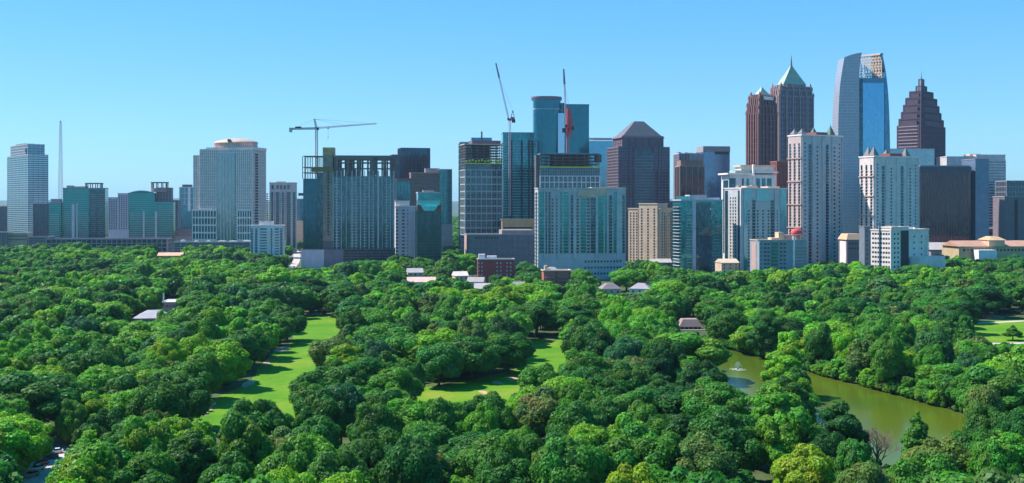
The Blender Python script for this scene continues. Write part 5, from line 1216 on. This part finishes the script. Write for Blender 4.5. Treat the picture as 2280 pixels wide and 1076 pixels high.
car('white car deepest in the shaded lot at lower left', 124, 1010, -1.15, cw); car('silver car beside the white car deepest in the lot', 103, 1013, -1.15, cs); car('dark car in front of the silver car in the lot', 113, 1022, -1.15, cb_)
car('white car nearest the camera in the lower left lot', 82, 1048, -.5, cw); car('dark blue car behind the nearest white car in the lot', 92, 1036, -.5, cb_); car('silver car partly under trees at the lot entrance', 70, 1062, -.4, cs)
# street barrier rail by the lot
p0, p1 = G(100, 990), G(165, 986); mb = MB()
for i in range(9): q = p0.lerp(p1, i/8); mb.box(q.x-.08, q.x+.08, q.y-.08, q.y+.08, 0, 1.0)
mb.bar(p0+Vector((0, 0, .95)), p1+Vector((0, 0, .95)), .14); o = mb.build('guard_rail', CREAM); tag(o, 'thin pale rail along the back of the lower left parking lot', 'railing')
# delivery van on the side street
o = tag(empty('delivery_van', (X(655, 1262), 1262, .05), .3), 'white van on the pale street beside the construction podium', 'van')
MB().yz([(-2.8, .4), (-2.8, 1.1), (-2.3, 1.5), (-1.8, 2.3), (2.8, 2.4), (2.8, .4)], -1, 1).build('body', cw, o); MB().box(-.9, .9, -2.45, -2.1, 1.5, 2.1).build('windscreen', WIN, o)
for sx in (-.9, .9):
    for sy in (-1.8, 1.8): MB().bar((sx-.12, sy, .4), (sx+.12, sy, .4), .4, .4, 12).build('wheel', solid('tyre', (.02, .02, .02), .9), o)
# ================================================================== PLACING THE TREES
TREES = []   # (x, y, h, wid)
def far_enough(x, y, wid, k=.36):
    for (a, c, hh, ww) in TREES:
        d = (wid+ww)*k
        if abs(a-x) < d and abs(c-y) < d and (a-x)**2+(c-y)**2 < d*d: return False
    return True
# notable crowns: centre column, top row, crown width (photo px), height m, kind, tint, label
N = [
 (14,930,160,19,0,'lime','yellow green tree at the lower left edge, right beside the parking lot'),
 (85,832,215,21,2,'dark','huge dark spreading tree on the left side above the parking lot'),
 (225,818,130,19,4,'bright','brighter round tree right of the huge dark spreading one'),
 (402,836,118,18,3,'dark','dark ball shaped tree at the sandy lower left corner of the fairway'),
 (300,868,120,17,1,'bright','light green low tree left of the dark ball shaped one'),
 (212,985,165,18,0,'mid','wide tree immediately right of the parking lot'),
 (302,930,130,18,5,'dark','knobbly dark tree below the light green low one'),
 (408,932,125,18,3,'lime','yellow topped tree just below the sandy corner of the fairway'),
 (572,890,140,20,3,'dark','dark tree overlapping the near end of the left fairway'),
 (335,1005,115,17,1,'mid','green tree at the bottom, left of the yellow topped row'),
 (235,912,90,16,3,'deep','very dark compact tree between parking lot and knobbly tree'),
 (510,1015,125,17,3,'dark','dark tree at the bottom below the fairway tree'),
 (690,975,125,18,1,'bright','light green domed tree at the bottom centre left'),
 (625,1052,150,19,4,'lime','yellow green crown poking up at the bottom edge, left of centre'),
 (770,1050,120,19,0,'lime','second yellow green crown at the bottom edge beside the first'),
 (722,818,130,18,3,'dark','left crown of the big dark clump standing between the fairways'),
 (792,802,140,20,2,'dark','middle and tallest crown of the big dark clump between the fairways'),
 (872,820,120,18,5,'mid','right crown of the big dark clump between the fairways'),
 (742,752,105,18,1,'olive','dull olive tree at the narrow waist of the left fairway'),
 (850,722,130,19,4,'mid','leafy green tree behind the big dark clump'),
 (962,735,150,20,3,'lime','yellow topped broad tree with deep shade left of the right fairway'),
 (905,742,110,19,0,'mid','tree leaning behind the yellow topped broad tree'),
 (1050,748,115,19,5,'dark','dark lumpy tree second from the right fairway edge'),
 (1132,742,95,18,3,'dark','dark round tree at the left edge of the right fairway'),
 (905,888,125,18,0,'bright','light green crown just below the shaded strip of grass'),
 (985,892,110,18,1,'mid','green crown below the long tree shadows'),
 (1072,882,115,17,3,'dark','dark crown poking over the near end of the right fairway'),
 (1205,815,105,17,1,'mid','green tree bordering the bottom right of the right fairway'),
 (1262,838,130,19,0,'lime','bright yellow green tree right of the right fairway'),
 (1182,865,95,17,4,'lime','lower bright yellow green tree beside its brighter neighbour'),
 (1405,748,125,18,4,'mid','green tree in the middle between right fairway and lake'),
 (1300,782,110,18,5,'mid','green tree directly right of the right fairway'),
 (1350,842,110,18,3,'dark','dark glossy tree right of the bright yellow green tree'),
 (1530,742,170,20,2,'bright','large bright tree standing in front of the lakeside pavilion'),
 (1600,850,140,19,5,'mid','tree on the left shore of the lake near the fountain'),
 (1745,775,95,19,7,'lime','topmost bright tree of the group rising in front of the lake'),
 (1768,832,105,20,6,'bright','bright tree on the right side of the group in front of the lake'),
 (1728,862,110,20,7,'bright','left bright tree of the group in front of the lake'),
 (1755,912,130,21,2,'bright','lowest broad tree of the group in front of the lake'),
 (1880,905,112,20,7,'deep','dark egg shaped tree standing alone on the near lake shore'),
 (2043,908,84,19,8,'mid','cone shaped tree on the near lake shore'),
 (1790,998,140,17,3,'yellow','yellow topped tree at the bottom, left of the dark egg shaped tree'),
 (1560,975,150,18,5,'olive','olive crown at the bottom below the left lake shore'),
 (1400,1035,130,18,3,'yellow','yellow topped crown at the bottom centre right'),
 (1290,990,140,18,1,'mid','wide green crown at the bottom centre'),
 (1120,1010,130,18,3,'dark','dark crown at the bottom centre, right of the brown gap'),
 (2180,955,110,18,3,'dark','round dark tree at lower right beside the end of the lake'),
 (2235,960,120,18,0,'bright','bright tree at the lower right corner'),
 (2060,1010,150,18,3,'mid','broad tree at the bottom between cone shaped tree and right corner'),
 (1925,1030,130,17,5,'olive','olive crown at the bottom below the dead tree'),
 (490,762,115,19,3,'lime','yellow topped tree on the left border of the left fairway'),
 (545,735,105,18,3,'dark','dark tree behind the yellow topped fairway border tree'),
 (600,665,85,20,3,'mid','tree at the upper left bend of the left fairway'),
 (640,682,75,19,3,'dark','dark tree at the far left corner of the left fairway'),
 (690,615,95,22,6,'deep','very dark tall tree closing the far end of the left fairway'),
 (765,640,80,21,6,'dark','dark tall tree right of the far end of the left fairway'),
 (1195,670,105,20,2,'dark','dark domed tree closing the far end of the right fairway'),
 (1285,680,90,20,7,'dark','dark oval tree at the far right corner of the right fairway'),
 (240,672,95,18,0,'lime','bright lime tree left of the school roofs'),
 (130,640,110,20,4,'lime','bright lime tree on the left above the dark valley'),
 (330,720,150,19,1,'bright','light green broad crown just below the grey school roof'),
 (440,650,95,19,3,'mid','round green tree right of the tan school block'),
 (395,700,85,17,5,'mid','green tree just under the tan school block'),
 (2185,640,105,20,2,'deep','dark broad tree left of the far right patch of grass'),
 (2255,722,45,9,8,'mid','small pointed tree standing on the far right patch of grass'),
 (2050,590,95,20,4,'mid','green crown beneath the white balcony block'),
 (2090,660,110,19,0,'mid','crown left of the far right grass among the woods'),
 (1960,700,105,19,4,'mid','rounded crown in the woods beyond the lake'),
 (1850,715,120,19,0,'lime','bright spring green crown in the woods beyond the lake'),
 (1700,690,110,18,1,'lime','light green crown left of the bright one beyond the lake'),
 (1600,660,100,19,5,'mid','crown behind the right side of the lakeside pavilion'),
 (2220,820,170,21,2,'mid','massive crown at the right edge over the far lake shore'),
 (1180,632,110,20,4,'lime','large light green tree in front of the small balconied brick house'),
 (1395,600,75,19,0,'bright','bright tree standing in front of the wide pale tower right corner'),
 (1565,640,80,18,1,'mid','tree right above the lakeside pavilion'),
 (905,538,60,24,6,'bright','bright tree growing between construction slab and narrow teal tower'),
 (940,575,60,20,1,'mid','tree at the foot of the narrow teal tower'),
 (1042,566,70,19,4,'bright','light green tree directly left of the dark red brick block'),
 (1175,592,62,17,3,'dark','dark tree between the brick block and the small balconied brick house'),
 (1112,632,48,15,0,'mid','small tree in front of the right corner of the brick block'),
 (1292,600,50,17,4,'bright','bright tree right behind the small balconied brick house'),
 (960,600,48,14,5,'olive','olive tree between the cream house and the hall in the middle'),
 (1448,570,60,18,0,'mid','tree rising at the foot of the beige tower'),
 (335,538,70,20,4,'bright','light crown in front of the grey podium wall on the left'),
 (165,540,60,20,0,'mid','crown in front of the left teal towers'),
 (1015,570,55,18,0,'bright','light tree left of the grey concrete podium'),
]
group_front = 'individual park trees'
rngt = random.Random(11)
info = []
for i, (px, yt, wp_, h, k, ti, lab) in enumerate(N):
    D = (CH-h)*F/(yt-HY); x = X(px, D); wid = wp_*D/F
    if wid > 34: wid = 34
    if 'pointed' in lab: pass
    info.append((x, D, h, wid, k, TINT[ti], lab, True, px)); TREES.append((x, D, h, wid))
# the rest of the woods
cells = []
step = 12.2; y = 175.0; r_ = random.Random(21)
while y < 1500:
    half = .5*y*1.06+70; x = -half; 
    while x < half:
        cells.append((x+r_.uniform(-.42, .42)*step, y+r_.uniform(-.42, .42)*step)); x += step
    y += step*.9
cells.sort(key=lambda c: c[1])
def tnoise(x, y): return math.sin(x*.013+1.3)*math.sin(y*.011+.4)+.5*math.sin(x*.031+y*.023)
names = list(TINT)
def pick_tint(x, y):
    v = tnoise(x, y)*.9+r_.gauss(0, .85)
    px = CX+x/y*F
    if px < 560: v += .45
    if y < 330: v -= .1
    base = 'deep' if v < -1.15 else 'dark' if v < -.2 else 'mid' if v < .65 else 'bright' if v < 1.3 else 'lime'
    q = r_.random()
    if q < .07: base = 'olive'
    if q > .94: base = 'blue'
    c = TINT[base]; j = r_.gauss(0, .10)
    return base, (c[0]*(1+j)*r_.uniform(.85, 1.2), c[1]*(1+j), c[2]*(1+j)*r_.uniform(.8, 1.25))
grid = {}
def gkey(x, y): return (int(x//30), int(y//30))
for t_ in TREES: grid.setdefault(gkey(t_[0], t_[1]), []).append(t_)
def ok_dist(x, y, wid, k):
    gx, gy = gkey(x, y)
    for a in (-1, 0, 1):
        for c in (-1, 0, 1):
            for t_ in grid.get((gx+a, gy+c), ()):
                d = (wid+t_[3])*k
                if (t_[0]-x)**2+(t_[1]-y)**2 < d*d: return False
    return True
fill = []
for (x, y) in cells:
    near = y < 620
    wid = r_.uniform(13, 22) if near else r_.uniform(15, 28)
    h = r_.uniform(13.5, 23.5)
    kd = r_.choice([0, 1, 2, 3, 4, 5, 0, 2, 3, 5, 6, 7]); 
    if kd in (6, 7): wid *= .78
    done = False
    for sc_ in (1, .8, .62, .45):
        w2, h2 = wid*sc_, h*(sc_**.6)
        if not ok_dist(x, y, w2, .42): continue
        if allowed(x, y, h2, w2): done = True; break
    if not done: continue
    t_ = (x, y, h2, w2); grid.setdefault(gkey(x, y), []).append(t_)
    nm, c = pick_tint(x, y)
    fill.append((x, y, h2, w2, kd, c, nm))
def score(x, y, h, w2):
    px = CX+x/y*F; s = F/y; r0 = w2*.5*s
    if px+r0 < 0 or px-r0 > 2280: return 0
    top = HY+(CH-h)*s
    if top > 1070: return 0
    vis = min(1, (1076-top)/(h*s)); vis2 = min(1, (px+r0)/(2*r0), (2280-px+r0)/(2*r0))
    return r0*s*h*vis*vis2
fill.sort(key=lambda f: -score(*f[:4]))
n_ind = 300-len(info)
front, rest = fill[:n_ind], fill[n_ind:]
# labels for the remaining single trees: colour, shape, where they stand
TW = {'deep': 'very dark green', 'dark': 'dark green', 'mid': 'mid green', 'bright': 'light green', 'lime': 'yellow green', 'olive': 'dull olive', 'blue': 'bluish green'}
SW = {0: 'broad', 1: 'rounded', 2: 'domed', 3: 'lumpy domed', 4: 'flat topped', 5: 'knobbly', 6: 'tall oval', 7: 'narrow oval'}
front.sort(key=lambda f: f[1])
NM = [(X_[0], X_[1], X_[2]) for X_ in [(i_[8], HY+(CH-i_[2]*.6)*F/i_[1], i_[6]) for i_ in info]]
LM = [('the parking lot', 105, 1020), ("the sandy fairway corner", 462, 905), ("the left fairway's near end", 640, 925), ("the big dark clump", 790, 880), ('the waist of the left fairway', 690, 780),
      ("the shadowed grass", 1040, 865), ('the right fairway', 1215, 790), ('the bright yellow green tree', 1262, 890), ('the lake fountain', 1643, 822), ("the bright lakeside group", 1755, 880),
      ('the dark egg shaped shore tree', 1880, 960), ('the dead tree', 1955, 960), ('the cone shaped shore tree', 2043, 960), ('the near end of the lake', 2120, 960), ('the far lake shore', 2000, 850), ('the lakeside pavilion', 1540, 730),
      ('the school roofs', 345, 700), ("the huge dark tree", 85, 900), ("the bottom edge under the left fairway", 600, 1060), ('the bottom centre', 1140, 1060), ('the bottom edge below the lake', 1750, 1060), ('the lower right corner', 2240, 1050),
      ('the far right grass', 2220, 740), ('the left edge', 10, 800), ('the left fairway border', 560, 800), ("the left fairway's far end", 700, 700), ("the middle woods", 1400, 880), ('the woods beyond the lake', 1800, 760)]
from collections import defaultdict
cnt = defaultdict(list)
for f in front:
    px = CX+f[0]/f[1]*F; py = HY+(CH-f[2]*.6)*F/f[1]
    lm_ = min(LM, key=lambda q: (q[1]-px)**2+(q[2]-py)**2)
    dx, dy = px-lm_[1], py-lm_[2]
    if abs(dx) > 1.8*abs(dy): rel = 'right of' if dx > 0 else 'left of'
    elif abs(dy) > 1.8*abs(dx): rel = 'in front of' if dy > 0 else 'behind'
    else: rel = ('before and ' if dy > 0 else 'beyond and ')+('right of' if dx > 0 else 'left of')
    cnt[(TW[f[6]], rel, lm_[0])].append((px, py, f))
ORD = ['nearest', 'second nearest', 'third nearest', 'fourth nearest', 'fifth nearest', 'sixth nearest', 'seventh nearest', 'eighth nearest']
labf = {}
for (tw, rel, lm_), lst in cnt.items():
    lst.sort(key=lambda q: -q[1])
    shapes = defaultdict(list)
    for q in lst: shapes[SW[q[2][4]]].append(q)
    for sh, ls in shapes.items():
        for i, q in enumerate(ls):
            L_ = f'{tw} {sh} tree {rel} {lm_}'
            if len(ls) > 1: L_ += ', '+('nearer one' if i == 0 and len(ls) == 2 else 'farther one' if len(ls) == 2 else ORD[min(i, 7)]+' one')
            labf[id(q[2])] = L_
for (x, D, h, wid, k, c, lab, _, px) in info:
    tree('park_tree', k, x, D, h, wid, c, lab, group_front, rngt.uniform(0, 6.28))
for f in front:
    x, y, h, w2, kd, c, nm = f
    tree('park_tree', kd, x, y, h, w2, c, labf[id(f)], group_front, rngt.uniform(0, 6.28))

# dead tree by the lake
rr = random.Random(9)
def limb(mb, p, d, l, r, depth):
    q = p+d*l; mb.bar(p, q, r, r*.7, 5)
    if depth == 0: return
    for i in range(3 if depth > 1 else 4):
        a = Vector((rr.uniform(-1, 1), rr.uniform(-1, 1), rr.uniform(-.1, .8)))
        nd = (d*.9+a*.62).normalized(); limb(mb, q if i else p.lerp(q, .7), nd, l*rr.uniform(.6, .85), r*.6, depth-1)
D = (CH-18)*F/(918-HY); o = tag(empty('dead_tree', (X(1953, D), D, 0)), 'bare grey brown dead tree with fine twigs on the near lake shore', 'tree')
mb = MB(); limb(mb, Vector((0, 0, -.2)), Vector((0, 0, 1)), 5.5, .42, 1)
o1 = mb.build('trunk', m_deadwood, o)
mb = MB()
for i in range(8):
    a = i*2.4; limb(mb, Vector((0, 0, 3.0+i*.75)), Vector((math.cos(a)*.6, math.sin(a)*.6, .85)).normalized(), 3.1-.12*i, .17, 4)
mb.build('branches', m_deadwood, o)

# woods that read as one mass: one object, points that carry whole trees
protos = bpy.data.collections.new('woods_sources')
NPV = 6
kk = [(0, 34, 5200, .82), (2, 28, 5200, .86), (3, 50, 5200, .78), (4, 38, 5200, .82), (5, 56, 5200, .76), (6, 40, 4200, .76)]
def woods_proto(i, K, nl, nc, card):
    q, var = crown_arrays(seed=300+i, Rr=K[1], z0=K[2], z1=K[3], nl=nl, nc=nc, card=card, shape=K[7])
    tb = trunk_mb(K[1], K[2], K[3], 70+i, 4)
    m = len(q); tv = np.array([tuple(v) for v in tb.v], float); tf = [list(f) for f in tb.f]
    me = bpy.data.meshes.new('woods_tree')
    verts = np.concatenate([q.reshape(-1, 3), tv]); loops = list(range(m*4)); starts = list(range(0, m*4, 4)); tot = [4]*m
    for f in tf:
        starts.append(len(loops)); tot.append(len(f)); loops += [m*4+a for a in f]
    me.vertices.add(len(verts)); me.vertices.foreach_set('co', verts.reshape(-1).astype(np.float32))
    me.loops.add(len(loops)); me.loops.foreach_set('vertex_index', np.array(loops, np.int32))
    me.polygons.add(len(starts)); me.polygons.foreach_set('loop_start', np.array(starts, np.int32)); me.polygons.foreach_set('loop_total', np.array(tot, np.int32))
    me.update(calc_edges=True)
    at = me.attributes.new('leafvar', 'FLOAT_COLOR', 'FACE')
    at.data.foreach_set('color', np.concatenate([np.concatenate([var, np.ones((m, 1))], 1), np.ones((len(tf), 4))]).reshape(-1).astype(np.float32))
    me.materials.append(m_leaf); me.materials.append(m_bark)
    me.polygons.foreach_set('material_index', np.array([0]*m+[1]*len(tf), np.int32))
    o = bpy.data.objects.new('woods_source_%d' % i, me); protos.objects.link(o)
for i, (k, nl, nc, cs_) in enumerate(kk): woods_proto(i, KINDS[k], nl, nc, cs_)
# far trees seen through the gap between the towers
r2 = random.Random(77)
yy = 1500
while yy < 5200:
    hx = 0
    for xx in np.arange(X(965, yy), X(1045, yy), 17):
        x_2 = float(xx)+r2.uniform(-6, 6); y_2 = yy+r2.uniform(-8, 8)
        if not any(inpoly((x_2, y_2), pl) for pl in FOOT) :
            nm, c = pick_tint(x_2, y_2); rest.append((x_2, y_2, r2.uniform(14, 22), r2.uniform(16, 24), r2.randrange(6), c, nm))
    yy += 24 if yy < 3000 else 40
# street trees between the city blocks behind the front row
for _ in range(900):
    y_2 = r2.uniform(1500, 2500); x_2 = r2.uniform(-.55, .55)*y_2
    if not any(inpoly((x_2, y_2), pl) for pl in FOOT):
        nm, c = pick_tint(x_2, y_2); rest.append((x_2, y_2, r2.uniform(10, 16), r2.uniform(10, 16), r2.randrange(6), c, nm))
n = len(rest)
pm = bpy.data.meshes.new('woods'); pm.vertices.add(n)
pm.vertices.foreach_set('co', np.array([(f[0], f[1], 0) for f in rest], np.float32).reshape(-1))
ai = pm.attributes.new('kindex', 'INT', 'POINT'); kmap = {0: 0, 1: 0, 2: 1, 3: 2, 4: 3, 5: 4, 6: 5, 7: 5}
kidx = [kmap[f[4]] for f in rest]; ai.data.foreach_set('value', np.array(kidx, np.int32))
asc = pm.attributes.new('tree_scale', 'FLOAT_VECTOR', 'POINT'); arr = []
for f, k in zip(rest, kidx):
    K = KINDS[kk[k][0]]; sx = f[3]/(2*K[1]*.98); arr.append((sx, sx, f[2]/(K[3]+.3)))
asc.data.foreach_set('vector', np.array(arr, np.float32).reshape(-1))
ar = pm.attributes.new('tree_turn', 'FLOAT', 'POINT'); ar.data.foreach_set('value', np.array([r2.uniform(0, 6.28) for _ in rest], np.float32))
at = pm.attributes.new('tint', 'FLOAT_COLOR', 'POINT'); at.data.foreach_set('color', np.array([(*f[5], 1) for f in rest], np.float32).reshape(-1))
wo = newobj('woods', pm); tag(wo, 'continuous green woods of many crowns filling the park to the towers', 'woods', kind='stuff')
ng = bpy.data.node_groups.new('woods_trees', 'GeometryNodeTree')
ng.interface.new_socket('Geometry', in_out='INPUT', socket_type='NodeSocketGeometry'); ng.interface.new_socket('Geometry', in_out='OUTPUT', socket_type='NodeSocketGeometry')
gi = ng.nodes.new('NodeGroupInput'); gof = ng.nodes.new('NodeGroupOutput'); ip = ng.nodes.new('GeometryNodeInstanceOnPoints'); ci = ng.nodes.new('GeometryNodeCollectionInfo')
ci.inputs['Collection'].default_value = protos; ci.inputs['Separate Children'].default_value = True; ci.inputs['Reset Children'].default_value = True
def named(nm, dt):
    q = ng.nodes.new('GeometryNodeInputNamedAttribute'); q.data_type = dt; q.inputs['Name'].default_value = nm; return q.outputs['Attribute']
cx3 = ng.nodes.new('ShaderNodeCombineXYZ'); ng.links.new(named('tree_turn', 'FLOAT'), cx3.inputs[2])
e2r = ng.nodes.new('FunctionNodeEulerToRotation'); ng.links.new(cx3.outputs[0], e2r.inputs[0])
ng.links.new(gi.outputs[0], ip.inputs['Points']); ng.links.new(ci.outputs[0], ip.inputs['Instance']); ip.inputs['Pick Instance'].default_value = True
ng.links.new(named('kindex', 'INT'), ip.inputs['Instance Index']); ng.links.new(e2r.outputs[0], ip.inputs['Rotation']); ng.links.new(named('tree_scale', 'FLOAT_VECTOR'), ip.inputs['Scale'])
ng.links.new(ip.outputs[0], gof.inputs[0])
md = wo.modifiers.new('trees', 'NODES'); md.node_group = ng
# leafy undergrowth along the banks and the edges of the woods
def point_trees(name, label, lst):
    n = len(lst); pm = bpy.data.meshes.new(name); pm.vertices.add(n)
    pm.vertices.foreach_set('co', np.array([(f[0], f[1], f[5]) for f in lst], np.float32).reshape(-1))
    pm.attributes.new('kindex', 'INT', 'POINT').data.foreach_set('value', np.array([r2.randrange(6) for _ in lst], np.int32))
    pm.attributes.new('tree_scale', 'FLOAT_VECTOR', 'POINT').data.foreach_set('vector', np.array([(f[2], f[2], f[3]) for f in lst], np.float32).reshape(-1))
    pm.attributes.new('tree_turn', 'FLOAT', 'POINT').data.foreach_set('value', np.array([r2.uniform(0, 6.28) for _ in lst], np.float32))
    pm.attributes.new('tint', 'FLOAT_COLOR', 'POINT').data.foreach_set('color', np.array([(*f[4], 1) for f in lst], np.float32).reshape(-1))
    o = newobj(name, pm); tag(o, label, kind='stuff'); o.modifiers.new('plants', 'NODES').node_group = ng
    return o
ug = []
def along(poly, out0, out1, gap, lo, hi, clip=lambda p: True):
    cxp = sum(p[0] for p in poly)/len(poly); cyp = sum(p[1] for p in poly)/len(poly)
    sm = smooth(poly)
    for i in range(len(sm)):
        a = Vector(sm[i]); b2 = Vector(sm[(i+1) % len(sm)]); L_ = (b2-a).length
        nrm = Vector((b2.y-a.y, a.x-b2.x)).normalized()
        if inpoly((a+b2)*.5+nrm*1.0, sm): nrm = -nrm
        t_ = 0
        while t_ < L_:
            p = a.lerp(b2, t_/L_)+nrm*r2.uniform(out0, out1); t_ += gap*r2.uniform(.6, 1.4)
            if clip(p):
                nm, c = pick_tint(p.x, p.y); s_ = r2.uniform(lo, hi); ug.append((p.x, p.y, s_, s_*r2.uniform(.8, 1.15), c, -1.6*s_))
lk = gpoly(LAKE)
far = lambda p: True
nearv = lambda p: p[1] > 400
along(lk, .3, 2.5, 2.6, .16, .34, nearv); along(lk, 2.5, 8, 3.0, .2, .42, nearv); along(lk, .3, 4, 2.6, .08, .18, lambda p: p[1] <= 400)

for pl in (gpoly(FW1), gpoly(FW2)): along(pl, 5, 12, 7, .10, .22)
point_trees('undergrowth', 'low leafy undergrowth lining the lake banks and wood edges', ug)
# ================================================================== AIR
hm = bpy.data.materials.new('haze_air'); hm.use_nodes = True; ht = hm.node_tree; ht.nodes.clear()
ho = ht.nodes.new('ShaderNodeOutputMaterial'); pv = ht.nodes.new('ShaderNodeVolumePrincipled')
pv.inputs['Color'].default_value = (.50, .78, 1.0, 1); pv.inputs['Density'].default_value = HAZE; pv.inputs['Anisotropy'].default_value = .2
ht.links.new(pv.outputs[0], ho.inputs['Volume'])
if HAZE > 0:
    hz = MB().box(-27000, 27000, -1600, 31000, -8, 420).build('haze', hm); tag(hz, kind='stuff')
